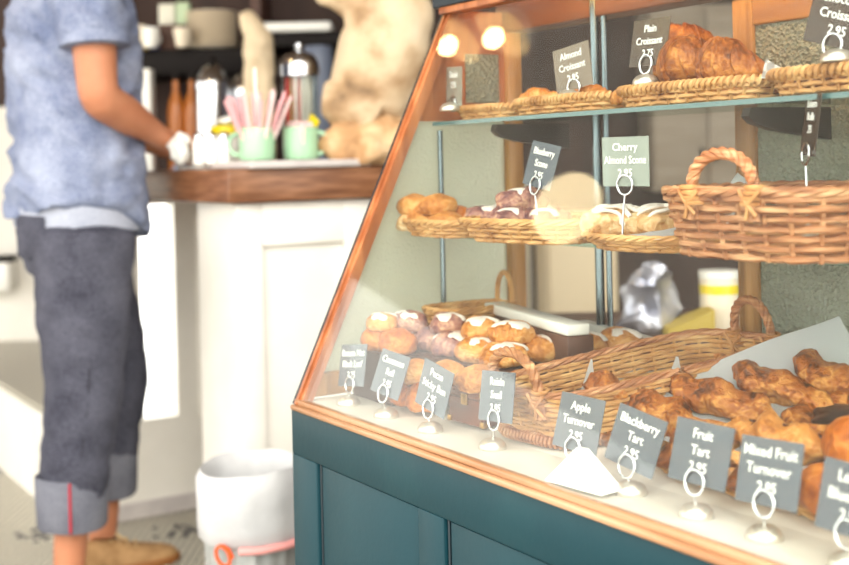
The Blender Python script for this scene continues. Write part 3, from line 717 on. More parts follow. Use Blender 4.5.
# left half of the deck: a low dark step carries the back rows
TIER = .770
bm = new(); box(bm, .014, .345, .150, .392, deck(.392)+.001, TIER-.001, .002) if False else extr(bm, [(.092, .6985), (.100, .6985), (.150, deck(.150)+.002), (.394, deck(.394)+.002), (.394, TIER), (.092, TIER)], .014, .128); extr(bm, [(.134, deck(.134)+.002), (.394, deck(.394)+.002), (.394, TIER), (.134, TIER)], .1285, .335)
single('display_step', bm, 'riser', 'dark brown display step carrying the iced buns at the left of the deck', 'display step', inc(0, 0, 0), smooth=False)
for kind, r_, t_, z_, rz, sc, var, lab, grp in (
    ('orange_bun', .052, .116, TIER, 0, .8, 0, 'orange bun on the step above the leftmost ledge tag', 'orange buns behind the left tags'),
    ('orange_bun', .105, .118, TIER, 30, .8, 1, 'orange bun on the step above the second ledge tag from the left', 'orange buns behind the left tags'),
    ('orange_bun', .152, .103, .705, 60, .8, 2, 'orange bun low between the second and third ledge tags', 'orange buns behind the left tags'),
    ('orange_bun', .198, .103, .705, 10, .8, 0, 'orange bun low behind the third ledge tag', 'orange buns behind the left tags'),
    ('bun', .250, .108, .746, 20, .9, 0, 'golden bun just above the brown box lid', 'golden buns on the deck'),
    ('bun', .318, .112, .748, 70, .9, 1, 'golden bun left of the near basket handle', 'golden buns on the deck'),
    ('bun', .172, .110, .738, 0, .9, 2, 'golden bun stacked on the low orange buns', 'golden buns on the deck'),
    ('iced_bun', .048, .172, TIER, 0, .9, 0, 'purple iced bun closest to the slanted frame', 'purple iced buns'),
    ('iced_bun', .108, .175, TIER, 40, 1.0, 1, 'purple iced bun second from the slanted frame', 'purple iced buns'),
    ('iced_bun', .170, .172, TIER, 80, 1.0, 2, 'purple iced bun in the middle of its row', 'purple iced buns'),
    ('iced_bun', .078, .155, TIER+.027, 20, .9, 0, 'purple iced bun on top of its row at the left', 'purple iced buns'),
    ('iced_bun', .140, .185, TIER+.027, 20, .9, 2, 'purple iced bun on top of its row at the right', 'purple iced buns'),
    ('iced_bun', .140, .240, TIER, 20, 1.0, 1, 'purple iced bun behind its row beside the pale handled basket', 'purple iced buns'),
    ('iced_tan', .062, .118, TIER+.030, 0, .8, 0, 'yellowish iced bun on the orange buns near the slanted wooden frame', 'tan iced buns'),
    ('iced_tan', .232, .172, TIER, 0, 1.0, 1, 'tan iced bun in front of the white-topped riser', 'tan iced buns'),
    ('iced_tan', .296, .172, TIER, 50, 1.0, 2, 'tan iced bun behind the near basket handle', 'tan iced buns'),
    ('iced_tan', .205, .200, TIER+.026, 15, .95, 2, 'tan iced bun stacked on top of the others in front of the riser', 'tan iced buns'),
    ('iced_tan', .268, .205, TIER+.026, 65, .95, 0, 'tan iced bun stacked at the right end of the heap', 'tan iced buns'),
    ('iced_tan', .215, .245, TIER, 20, 1.05, 0, 'tan iced bun in the second row on the display step', 'tan iced buns'),
    ('iced_tan', .283, .240, TIER, 70, 1.05, 1, 'white iced bun on the display step beside the basket wall', 'tan iced buns'),
    ('iced_tan', .300, .305, TIER, 30, 1.1, 2, 'iced bun near the chrome standard at the back of the step', 'tan iced buns'),
    ('iced_tan', .310, .365, TIER, 0, 1.1, 1, 'iced bun under the right white strip', 'tan iced buns'),
    ('rye', .390, .375, .765, 10, 1.1, 0, 'dark roll lying behind the left wall of the handled basket', None)):
    pastry(kind, lab, grp, inc(r_, t_, z_, radians(rz), 0, 0, sc), var)
# upper shelf
UZ = SH1+.007
for kind, x, y, t, dz, rz, rx, sc, var, lab, grp in (
    ('big_croissant', 700, 62, .320, .030, 8, 20, 1.0, 0, 'biggest brown croissant at the middle of the upper shelf', 'plain croissants'),
    ('big_croissant', 742, 64, .315, .030, -12, 16, .95, 1, 'croissant lying at the right of the biggest croissant', 'plain croissants'),
    ('croissant', 682, 34, .365, .060, 30, 15, .75, 2, 'croissant standing on end behind the Plain Croissant tag', 'plain croissants'),
    ('croissant', 655, 72, .345, .02, 100, 0, .8, 0, 'croissant hidden behind the Plain Croissant tag', 'plain croissants'),
    ('small_croissant', 628, 80, .30, .012, 30, 0, .6, 0, 'little pastry end at the left edge of the croissant tray', None),
    ('small_croissant', 600, 84, .32, .012, 0, 0, .85, 1, 'pale almond croissant right of the Almond tag', 'almond croissants'),
    ('small_croissant', 545, 92, .32, .010, 20, 0, .95, 2, 'pale almond croissant left of the Almond tag', 'almond croissants'),
    ('small_croissant', 575, 90, .35, .010, 60, 0, .85, 0, 'pale almond croissant behind the Almond tag', 'almond croissants'),
    ('rye', 778, 70, .32, .012, 0, 0, .95, 0, 'dark roll at the left of the right upper tray', 'dark rolls on the upper shelf'),
    ('rye', 797, 68, .33, .012, 30, 0, .9, 1, 'dark roll left of the Chocolate Croissant tag foot', 'dark rolls on the upper shelf'),
    ('rye', 822, 66, .34, .012, 60, 0, .95, 2, 'dark roll behind the Chocolate Croissant tag foot', 'dark rolls on the upper shelf'),
    ('rye', 846, 60, .32, .012, 10, 0, 1.0, 0, 'dark roll cut by the right edge on the upper shelf', 'dark rolls on the upper shelf')):
    p = at_t(x, y, t); pastry(kind, lab, grp, inc(p.x, p.y, p.z-.02 if dz > .025 else UZ, radians(rz), radians(rx), 0, sc), var)
# middle shelf
MZ = SH2+.007
for kind, x, y, t, rz, sc, var, lab, grp in (
    ('scone', 618, 216, .255, 10, 1.1, 0, 'glazed scone behind the Cherry Almond Scone tag stem', 'glazed scones'),
    ('scone', 662, 214, .29, 60, 1.1, 1, 'glazed scone half hidden by the big basket', 'glazed scones'),
    ('berry_scone', 490, 212, .23, 0, 1.0, 0, 'purple scone at the left of its tray', 'purple berry scones'),
    ('berry_scone', 512, 216, .21, 40, 1.0, 1, 'purple scone just left of the tall tag stem', 'purple berry scones'),
    ('berry_scone', 545, 212, .23, 80, 1.0, 2, 'purple scone right of the tall tag stem', 'purple berry scones'),
    ('berry_scone', 505, 202, .31, 20, 1.0, 2, 'purple scone at the back left of its tray', 'purple berry scones'),
    ('berry_scone', 538, 200, .31, 60, 1.0, 0, 'purple scone at the back right of its tray', 'purple berry scones'),
    ('pale_bun', 412, 216, .20, 0, .9, 0, 'pale roll nearest the slanted frame on the middle shelf', 'pale rolls'),
    ('bun', 424, 207, .205, 30, .9, 1, 'yellow roll in the middle of the left tray', 'yellow rolls'),
    ('bun', 446, 214, .205, 60, .85, 2, 'yellow roll at the front right of the left tray', 'yellow rolls'),
    ('pale_bun', 428, 200, .262, 10, .95, 1, 'pale roll at the back of the left tray', 'pale rolls'),
    ('orange_bun', 458, 208, .262, 10, .8, 1, 'small orange roll at the back right of the left tray', None),
    ('bun', 414, 200, .205, 15, .85, 0, 'yellow roll stacked on top at the left of the left tray', 'yellow rolls'),
    ('bun', 438, 196, .215, 75, .85, 1, 'yellow roll stacked on top in the middle of the left tray', 'yellow rolls'),
    ('berry_scone', 522, 196, .255, 15, 1.0, 1, 'purple scone stacked on the others behind the tag stem', 'purple berry scones')):
    p = at_t(x, y, t); pastry(kind, lab, grp, inc(p.x, p.y, (MZ if kind != 'berry_scone' else MZ+.004)+(.026 if 'stacked' in lab else 0), radians(rz), 0, 0, sc), var)

# ------------------------------------------------------------------ papers, box, risers, glare shape
def sheet(name, label, cat, corners, mat='parchment', n=14, sag=.006, seed=1):
    """a paper sheet between four case-space corners, gently buckled, 0.4 mm thick"""
    a, b, c, d = [Vector(q) for q in corners]; bm = new(); g = []
    for i in range(n+1):
        row = []
        for j in range(n+1):
            u, v = i/n, j/n; p = (a*(1-u)+b*u)*(1-v)+(d*(1-u)+c*u)*v
            p.z += sag*noise.noise(Vector((u*2.5+seed, v*2.5, seed)))-sag*1.6*sin(pi*u)*sin(pi*v); row.append(bm.verts.new(p))
        g.append(row)
    fs = [bm.faces.new((g[i][j], g[i+1][j], g[i+1][j+1], g[i][j+1])) for i in range(n) for j in range(n)]
    bmesh.ops.solidify(bm, geom=fs, thickness=.0004)
    return single(name, bm, mat, label, cat, inc(0, 0, 0))
bm = new(); g = []; n1, n2 = 22, 26
for i in range(n1+1):
    v_ = i/n1; t_ = .165+.222*v_; row = []
    rl = .500+.172*v_; ez = .752+.104*v_
    for j in range(n2+1):
        r_ = rl+(1.06-rl)*(j/n2)**1.6; base = deck(t_)+.010
        fall = math.exp(-(r_-rl)/.05)*.8+.2*math.exp(-(r_-rl)/.3)
        z_ = base+(ez-base)*fall*(1 if v_ < .9 else 1)+.0025*noise.noise(Vector((r_*14, t_*14, 2)))
        row.append(bm.verts.new((r_, t_+.006*fall, z_)))
    g.append(row)
fs = [bm.faces.new((g[i][j], g[i+1][j], g[i+1][j+1], g[i][j+1])) for i in range(n1) for j in range(n2)]
bmesh.ops.solidify(bm, geom=fs, thickness=.0004)
single('parchment_sheet', bm, 'parchment', 'white parchment sheet rising to a point behind the twisted pastries', 'paper', inc(0, 0, 0))
for r_, t_, z_, w_, lab, sd in ((.468, .175, .800, .03, 'small white paper corner sticking up in the handled basket', 2), (.52, .27, .800, .035, 'white paper corner beside the twisted pastries in the handled basket', 3)):
    sheet('paper_corner', lab, 'paper', ((r_-w_*.6, t_, z_-.045), (r_+w_*.9, t_-.012, z_-.045), (r_+.003, t_+.004, z_), (r_-.003, t_+.006, z_)), sag=.002, seed=sd, n=6)
p = at_t(662, 80, .29)
p = at_t(668, 74, .272)
sheet('checked_paper', 'grey and white checked paper corner beside the croissants', 'paper', ((p.x-.02, p.y, 1.137), (p.x+.05, p.y+.005, 1.137), (p.x+.042, p.y+.02, 1.140), (p.x+.004, p.y+.012, 1.166)), 'check_paper', sag=.002, n=6)
p = at_t(764, 62, .272)
sheet('checked_paper', 'checked paper corner between the croissants and the dark rolls', 'paper', ((p.x-.005, p.y, 1.137), (p.x+.03, p.y+.004, 1.137), (p.x+.026, p.y+.012, 1.142), (p.x-.002, p.y+.006, 1.160)), 'check_paper', sag=.002, n=6)
p = at_t(690, 184, .30)
sheet('parchment_sheet', 'white paper standing up behind the left rim of the big basket', 'paper', ((.585, .24, .948), (.61, .25, .944), (.606, .33, 1.015), (.575, .33, 1.03)), sag=.004, n=8)
sheet('parchment_sheet', 'white paper point lying on the scone tray', 'paper', ((.535, .180, .957), (.598, .172, .953), (.602, .25, .972), (.545, .25, .962)), sag=.003, n=8, seed=4)
sheet('parchment_sheet', 'grey white parchment under the orange bun at front right', 'paper', ((.80, .14, .735), (1.0, .11, .728), (1.02, .19, .75), (.86, .22, .757)), sag=.006, n=8, seed=6)
# brown wooden box
a = at_z(478, 433, .698)
rt = thing('wooden_box', 'small reddish brown wooden box with brass corners beside the handled basket', 'box', inc(a.x-.036, a.y+.038, deck(a.y+.03), radians(4)))
bm = new(); box(bm, -.036, .036, -.034, .034, 0, .034, .002); obj('body', bm, 'box_wood', rt)
bm = new(); box(bm, -.037, .037, -.035, .035, .0345, .047, .003); obj('lid', bm, 'box_wood', rt)
for sx in (-1, 1):
    bm = new(); box(bm, sx*.0345-.004, sx*.0345+.004, -.0358, -.028, .0, .008, .001); box(bm, sx*.0355-.004, sx*.0355+.004, -.0365, -.028, .038, .0475, .001); obj('brass_corner', bm, 'brass', rt)
bm = new(); box(bm, -.006, .006, -.0375, -.034, .026, .041, .001); obj('clasp', bm, 'brass', rt)
# a dark riser and a tray, both with a white edge
A_, B_ = at_z(478, 303, .826), at_z(560, 326, .826); d = B_-A_; L = hypot(d.x, d.y); sh = max(0, .02-A_.x)
rt = thing('pastry_riser', 'dark brown riser with a white top strip at the back left of the deck', 'riser', inc(A_.x, A_.y+.012, TIER+.001, atan2(d.y, d.x)))
hz = .826-TIER-.001
bm = new(); box(bm, .0, L, 0, .04, 0, hz-.016, .002); obj('body', bm, 'riser', rt)
bm = new(); box(bm, -.0, L, -.001, .035, hz-.0155, hz, .003); obj('top_strip', bm, 'white_gloss', rt)
A_, B_ = at_t(587, 320, .402), at_t(687, 346, .402)
rt = thing('pastry_riser', 'long low dark bar with a white top strip along the back of the deck', 'riser', inc(A_.x, .388, 0, 0))
L = B_.x-A_.x; z0_, z1_ = A_.z, B_.z
def slab(bm, x0, x1, y0, y1, za0, za1, zb0, zb1):
    ring_loft(bm, [[(x0, y0, za0), (x0, y1, za0), (x0, y1, za1), (x0, y0, za1)], [(x1, y0, zb0), (x1, y1, zb0), (x1, y1, zb1), (x1, y0, zb1)]])
bm = new(); slab(bm, 0, L, .0, .016, TIER+.001, z0_-.014, TIER-.011, z1_-.014); obj('body', bm, 'riser', rt, smooth=False)
bm = new(); slab(bm, -.002, L, -.001, .016, z0_-.0135, z0_, z1_-.0135, z1_); obj('top_strip', bm, 'white_gloss', rt, smooth=False)
# little white solid added to stand for the glare on the ledge
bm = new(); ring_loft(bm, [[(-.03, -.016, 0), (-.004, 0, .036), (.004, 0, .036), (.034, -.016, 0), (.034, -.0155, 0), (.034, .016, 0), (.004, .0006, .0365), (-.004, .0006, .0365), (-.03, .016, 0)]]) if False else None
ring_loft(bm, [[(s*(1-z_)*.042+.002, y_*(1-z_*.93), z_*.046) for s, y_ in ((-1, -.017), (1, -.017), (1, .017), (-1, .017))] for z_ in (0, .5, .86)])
single('glare_shape', bm, 'white_gloss', 'small bright white shape standing in for glare on the ledge in front of the Apple tag', 'card', inc(.622, .033, .7015, radians(6)), smooth=False)  # category only: an added stand-in for glare, not a card
#PART4
# ------------------------------------------------------------------ the man at the counter
OM = Vector((-.87, 3.0, 0)); PHI = radians(28)
MAN = Matrix.Translation(OM) @ Matrix.Rotation(PHI, 4, 'Z')        # local x = forward, local -y = his right
def man(fw, rt, z): return Vector((fw, -rt, z))
man_root = thing('person', 'person in a blue chambray shirt and rolled dark jeans standing at the counter', 'person', MAN)
def skinned(verts, edges, radii, sub=1):
    me = bpy.data.meshes.new('sk'); me.from_pydata([tuple(v) for v in verts], edges, []); o = bpy.data.objects.new('sk', me); COL.objects.link(o)
    md = o.modifiers.new('s', 'SKIN'); md.use_smooth_shade = True
    for i, r in enumerate(radii):
        sv = me.skin_vertices[0].data[i]; sv.radius = r if isinstance(r, tuple) else (r, r); sv.use_root = (i == 0)
    ss = o.modifiers.new('u', 'SUBSURF'); ss.levels = sub; ss.render_levels = sub
    dg = bpy.context.evaluated_depsgraph_get(); dg.update()
    r = bpy.data.meshes.new_from_object(o.evaluated_get(dg)); bpy.data.objects.remove(o); bpy.data.meshes.remove(me); return r
def chain(verts, edges, radii, pts, start=None):
    prev = start
    for p, r in pts:
        verts.append(p); radii.append(r); i = len(verts)-1
        if prev is not None: edges.append((prev, i))
        prev = i
    return prev
def limb(pts, n=20):
    """tapered tube through (point, radius) with smooth in-betweens"""
    out = []; rad = []
    for i in range(len(pts)-1):
        (p, r), (q, s) = pts[i], pts[i+1]
        for k in range(6):
            f = k/6; out.append(p.lerp(q, f)); f2 = f*f*(3-2*f); rad.append(r*(1-f2)+s*f2)
    out.append(pts[-1][0]); rad.append(pts[-1][1])
    for _ in range(2):
        out = [out[0]]+[(out[i-1]+out[i]*2+out[i+1])/4 for i in range(1, len(out)-1)]+[out[-1]]
    return out, rad
body = new()
def ellring(c, a, b, z, n=28, tilt=0): return [(c[0]+a*cos(2*pi*j/n), c[1]+b*sin(2*pi*j/n), z+tilt*a*cos(2*pi*j/n)) for j in range(n)]
ring_loft(body, [ellring((.0, 0), .02, .05, .80), ellring((.0, 0), .10, .15, .84), ellring((0, 0), .115, .165, .95), ellring((.0, 0), .10, .145, 1.08), ellring((.0, 0), .115, .165, 1.25), ellring((0, 0), .12, .19, 1.40), ellring((0, 0), .09, .19, 1.50), ellring((-.005, 0), .06, .10, 1.555), ellring((0, 0), .055, .06, 1.59), ellring((.015, 0), .055, .056, 1.66), ellring((.02, 0), .03, .03, 1.70)])
# head: cranium, jaw, nose, brow, chin, ears
ell(body, (.02, 0, 1.775), .098, .077, .105); ell(body, (.045, 0, 1.715), .068, .058, .075, mx=Matrix.Rotation(.35, 4, 'Y'))
ell(body, (.118, 0, 1.748), .014, .013, .026, mx=Matrix.Rotation(-.35, 4, 'Y')); ell(body, (.103, 0, 1.782), .014, .05, .012)
ell(body, (.10, 0, 1.668), .018, .024, .016); ell(body, (.110, 0, 1.706), .010, .026, .007); ell(body, (.109, 0, 1.696), .009, .022, .006)
for s in (-1, 1): ell(body, (.01, s*.079, 1.755), .019, .009, .03); ell(body, (.085, s*.04, 1.73), .025, .02, .022)
ELB, WRI = man(.005, .229, 1.217), man(.196, .085, 1.125)
arms = []
for (sh, el, wr, hd, fdir, sgn) in ((man(0, .195, 1.49), ELB, WRI, man(.275, .045, 1.078), Vector((.8, .22, -.24)), 1), (man(0, -.195, 1.49), man(.07, -.245, 1.20), man(.27, -.11, 1.10), man(.345, -.06, 1.075), Vector((.9, -.2, -.2)), -1)):
    p, r = limb([(sh-Vector((0, 0, .02)), .05), (sh.lerp(el, .45), .052), (el, .047), (el.lerp(wr, .3), .047), (wr, .029), (wr.lerp(hd, .5), .026)]); tube(body, p, r, 18)
    fd = (hd-wr).normalized(); side = Vector((0, 0, 1)).cross(fd).normalized(); upv = fd.cross(side)
    # palm
    R3 = Matrix((fd, side, upv)).transposed().to_4x4()
    ell(body, hd, .048, .040, .017, mx=R3)
    for q, (off, L) in enumerate(((-.028, .062), (-.0095, .072), (.0095, .068), (.027, .052))):
        b0 = hd+fd*.030+side*off; k1 = b0+fd*L*.5+upv*.004+side*off*.25; k2 = k1+fd*L*.32-upv*.012; k3 = k2+fd*L*.2-upv*.018
        tube(body, [b0-fd*.012, b0, k1, k2, k3], [.0095, .0095, .0085, .0078, .0062], 10)
    t0 = hd-fd*.015+side*.03*sgn; t1 = t0+side*.026*sgn+fd*.018-upv*.006; t2 = t1+fd*.028+side*.004*sgn-upv*.006
    tube(body, [hd-fd*.02+side*.015*sgn, t0, t1, t2], [.012, .0125, .010, .0075], 10)
LEG = {}
for nm, s, f0, fk, fa in (('right', .115, -.005, -.03, -.05), ('left', -.115, .02, .10, .085)):
    hip, kn, an = man(f0, s*.9, .90), man(fk, s*1.05, .50), man(fa-.015, s*1.05, .09)
    p, r = limb([(hip, .085), (hip.lerp(kn, .5), .075), (kn, .058), (kn.lerp(an, .35), .056), (kn.lerp(an, .8), .040), (an, .037)]); tube(body, p, r, 18)
    ell(body, an+Vector((-.03, 0, -.045)), .034, .03, .035); ell(body, an+Vector((.07, 0, -.06)), .10, .036, .026)
    LEG[nm] = (hip, kn, an)
b = remeshed(body, .0075, 3); obj('body', b, 'skin', man_root)
h = new(); ell(h, (.008, 0, 1.80), .104, .084, .098); 
for v in list(h.verts):
    if v.co.x > .05 and v.co.z < 1.80 or v.co.z < 1.735: v.co = Vector((.0, v.co.y*.8, max(v.co.z, 1.735)))
disp(h, .006, 30, 3); obj('hair', h, 'hair', man_root)
for s in (-1, 1):
    e_ = new(); ell(e_, (.094, s*.031, 1.764), .011, .013, .011, 12, 8); obj('eye', e_, 'eye', man_root)
# shirt: torso and sleeves as one cloth
sh = new(); N_ = 48
def srow(z, c, a, b_, hem=False):
    row = []
    for j in range(N_):
        g = 2*pi*j/N_; zz = z
        if hem: zz = .992-(.125 if cos(g) > 0 else .066)*abs(cos(g))**1.3
        row.append((c+a*cos(g), b_*sin(g), zz))
    return row
ring_loft(sh, [srow(.935, .0, .165, .205, True), srow(1.0, 0, .162, .2, True), srow(1.10, 0, .152, .188), srow(1.22, 0, .148, .19), srow(1.34, .0, .150, .205), srow(1.44, -.005, .142, .22), srow(1.515, -.008, .112, .205), srow(1.56, -.01, .08, .12), srow(1.60, -.01, .068, .072)])
for s, el in ((1, ELB), (-1, man(.07, -.245, 1.20))):
    a0 = man(-.005, .165*s, 1.485); end = man(0, .2*s, 1.49).lerp(el, .52)
    p, r = limb([(a0, .085), (a0.lerp(end, .5), .083), (end, .077)]); tube(sh, p, r, 24)
b = remeshed(sh, .012, 3)
for v in b.verts:
    q = v.co
    if 1.585 < q.z: continue
    w = noise.noise(Vector((q.x*5, q.y*5, q.z*13+q.x*9)))*.5+noise.noise(Vector((q.x*11+4, q.y*11, q.z*26-q.y*12)))*.28+noise.noise(Vector((q.x*20, q.y*20, q.z*44+q.x*25)))*.14
    w = 1-abs(w)*2.4
    d = Vector((q.x, q.y, 0)); d = d.normalized() if d.length else d
    v.co += d*max(-.010, .030*w-.012)
bmesh.ops.smooth_vert(b, verts=b.verts, factor=.25, use_axis_x=True, use_axis_y=True, use_axis_z=True)
shirt = obj('shirt', b, 'shirt', man_root)
for s, el in ((1, ELB), (-1, man(.07, -.245, 1.20))):
    a0 = man(0, .2*s, 1.49); ax = (el-a0).normalized(); e0 = a0.lerp(el, .50)
    c_ = new(); tube(c_, [e0-ax*.014, e0-ax*.012, e0+ax*.016, e0+ax*.018], [.079, .0835, .082, .077], 28); obj('sleeve_hem', c_, 'shirt', shirt)
c_ = new(); tube(c_, [man(.155*cos(g), -.0+.19*sin(g)+.004, 1.0+.0) for g in [radians(90)]]+[man(.0, .196, 1.1), man(-.0, .197, 1.2), man(0, .206, 1.3), man(0, .215, 1.38)], .003, 6); obj('side_seam', c_, 'shirt', shirt)
c_ = new(); ring_loft(c_, [ellring((-.012, 0), .078, .085, 1.578), ellring((-.012, 0), .082, .088, 1.585), ellring((-.01, 0), .068, .074, 1.635), ellring((-.01, 0), .062, .068, 1.63)]); obj('collar', c_, 'shirt', shirt)
c_ = new(); box(c_, .135, .15, .05, .15, 1.30, 1.42, .004); obj('chest_pocket', c_, 'shirt', shirt)
c_ = new(); ring_loft(c_, [[(.152*cos(2*pi*j/40), .192*sin(2*pi*j/40), z+.012*sin(3*2*pi*j/40)-.010*abs(sin(2*pi*j/40))) for j in range(40)] for z in (.915, .95, 1.04)]); obj('undershirt', c_, 'undershirt', man_root)
# jeans
jn = new()
ring_loft(jn, [ellring((0, 0), .05, .09, .76), ellring((.0, 0), .125, .165, .80), ellring((-.003, 0), .145, .185, .90), ellring((0, 0), .137, .178, .98), ellring((0, 0), .13, .17, 1.03)])
for nm, (hip, kn, an) in LEG.items():
    s = 1 if nm == 'right' else -1
    cu = kn.lerp(an, .66); cu.z = .235
    p, r = limb([(hip+Vector((0, 0, .0)), .122), (hip.lerp(kn, .45), .112), (kn+Vector((.012, 0, .02)), .092), (kn.lerp(cu, .5), .084), (cu, .078)]); tube(jn, p, r, 26)
b = remeshed(jn, .011, 3)
for v in b.verts:
    q = v.co; k = .010 if q.z < .45 or .78 > q.z > .6 else .005
    w = noise.noise(Vector((q.x*7, q.y*7, q.z*20+q.x*14)))*.6+noise.noise(Vector((q.x*16, q.y*16, q.z*34)))*.35
    v.co += (v.normal if v.normal.length else Vector((1, 0, 0)))*k*w
jeans = obj('jeans', b, 'denim', man_root)
for nm, (hip, kn, an) in LEG.items():
    s = 1 if nm == 'right' else -1
    cu = kn.lerp(an, .66); z0, z1 = (.200, .325)
    c_ = new(); cx, cy = cu.x, cu.y
    n = 30; rows = []
    for rr, z in ((.074, z0+.004), (.079, z0), (.082, z0+.006), (.0845, z0+.06), (.086, z1-.006), (.084, z1), (.078, z1-.004), (.076, z0+.05)):
        rows.append([(cx+rr*1.0*cos(2*pi*j/n), cy+rr*.95*sin(2*pi*j/n), z+.003*sin(2*2*pi*j/n+rr*90)) for j in range(n)])
    ring_loft(c_, rows); cf = obj('cuff', c_, 'cuff', jeans, label='pale turned-up cuff')
    c_ = new(); g = -pi/2-.25
    tube(c_, [(cx+.0855*cos(g), cy+.082*sin(g), z) for z in (z0+.004, z0+.06, z1-.004)], .0032, 6); obj('selvedge', c_, 'selvedge', cf, label='red selvedge stripe')
    c_ = new(); side = -s
    q = [hip+Vector((0, -.112*s, .0)), hip.lerp(kn, .5)+Vector((0, -.102*s, 0)), kn+Vector((0, -.088*s, 0)), Vector((cx, cy-.078*s, .33))]
    tube(c_, q, .0028, 6); obj('side_seam', c_, 'stitch', jeans)
c_ = new(); ring_loft(c_, [[(-.004-(.152+o_)*cos(g), -(.19+o_)*sin(g), z) for g in [radians(a) for a in range(12, 50, 4)]]+[(-.004-.13*cos(g), -.16*sin(g), z) for g in [radians(a) for a in range(48, 11, -4)]] for z, o_ in ((.835, -.012), (.85, .0), (.93, .003), (.945, -.004))]); obj('back_pocket', c_, 'denim', jeans)
# shoes
for nm, (hip, kn, an) in LEG.items():
    s_ = new(); rows = []
    for x, wd, zt in ((-.072, .012, .045), (-.066, .026, .07), (-.04, .034, .085), (0, .037, .088), (.035, .040, .080), (.075, .046, .062), (.12, .049, .052), (.16, .044, .044), (.187, .030, .034), (.198, .012, .024)):
        rows.append([(an.x+x, an.y+wd*math.copysign(abs(cos(g))**.8, cos(g)), .016+max(0, (zt-.016))*(abs(sin(g))**.8 if sin(g) > 0 else -.06*abs(sin(g)))) for g in [2*pi*j/20 for j in range(20)]])
    ring_loft(s_, rows); shoe = obj('shoe', s_, 'suede', man_root, label='tan suede lace-up shoe')
    s_ = new()
    out = [(-.078, 0), (-.07, .03), (-.03, .039), (.03, .041), (.08, .05), (.13, .053), (.175, .043), (.2, .022), (.207, 0)]
    ol = out+[(x, -y) for x, y in out[-2:0:-1]]
    ring_loft(s_, [[(an.x+x*k, an.y+y*k, z) for x, y in ol] for z, k in ((0, .98), (.004, 1), (.015, 1), (.019, .98))]); obj('sole', s_, 'sole', shoe)
    s_ = new()
    for q in range(4):
        x = .02+q*.022; zt = .094-q*.0085
        tube(s_, [(an.x+x-.004, an.y-.026, zt-.014), (an.x+x, an.y, zt), (an.x+x+.004, an.y+.026, zt-.014)], .0026, 6)
    tube(s_, [(an.x+.02, an.y, .094), (an.x+.03, an.y-.03, .10), (an.x+.05, an.y-.045, .085), (an.x+.03, an.y-.02, .095), (an.x+.01, an.y+.03, .10), (an.x+.03, an.y+.05, .08)], .0024, 6)
    obj('laces', s_, 'lace', shoe)

# ------------------------------------------------------------------ waste basket
bp_ = at_d(254, 600, 2.5); wb = thing('waste_basket', 'round galvanised waste basket with a white bag beside the teal case', 'waste basket', Matrix.Translation((bp_.x, bp_.y, 0)))
bm = new(); n = 72
ring_loft(bm, [[((r0+.0022*cos(18*2*pi*j/n*1))*cos(2*pi*j/n), (r0+.0022*cos(18*2*pi*j/n))*sin(2*pi*j/n), z) for j in range(n)] for r0, z in ((.085, 0), (.088, .003), (.103, .40), (.100, .405), (.085, .01))]); obj('bucket', bm, 'galv', wb)
bm = new(); rows = []
for r0, z, k in ((.104, .285, 1), (.110, .292, 1), (.113, .32, .9), (.114, .37, .7), (.114, .415, .5), (.104, .432, .5), (.096, .42, .6), (.088, .36, 1), (.07, .30, 1)):
    rows.append([((r0+.005*k*noise.noise(Vector((cos(2*pi*j/60)*2.2, sin(2*pi*j/60)*2.2, z*9))))*cos(2*pi*j/60), (r0+.005*k*noise.noise(Vector((cos(2*pi*j/60)*2.2, sin(2*pi*j/60)*2.2, z*9))))*sin(2*pi*j/60), z+.012*noise.noise(Vector((cos(2*pi*j/60)*1.6, sin(2*pi*j/60)*1.6, 4+k)))) for j in range(60)])
ring_loft(bm, rows, cap=False)
obj('bag', bm, 'liner', wb, label='white plastic bag folded over the rim')
bm = new(); ring_loft(bm, [[(r0*cos(g), r0*sin(g), z+.010*noise.noise(Vector((cos(g)*1.6, sin(g)*1.6, 5)))) for g in [radians(-110+150*j/30) for j in range(31)]] for r0, z in ((.1125, .262), (.117, .262), (.1175, .240), (.1125, .240))], closed=True, cap=False) if False else tube(bm, [(.1125*cos(radians(-95+150*j/30)), .1125*sin(radians(-95+150*j/30)), .283+.006*noise.noise(Vector((j*.2, 1, 5)))) for j in range(31)], .0085, 8); obj('drawstring', bm, 'pinkband', wb, label='pink drawstring hem')
bm = new(); g0 = radians(-112); c0 = Vector((.114*cos(g0), .114*sin(g0), .275))
tube(bm, [c0+Vector((.014*cos(a)-.004*sin(a), -.006-.004*cos(a), .020*sin(a))) for a in [2*pi*i/18 for i in range(18)]], .0038, 8, True)
tube(bm, [c0+Vector((0, -.008, .02)), c0+Vector((.012, -.010, .012)), c0+Vector((.018, -.008, -.004))], .005, 6); obj('tie_loop', bm, 'orange', wb, label='orange drawstring loop')

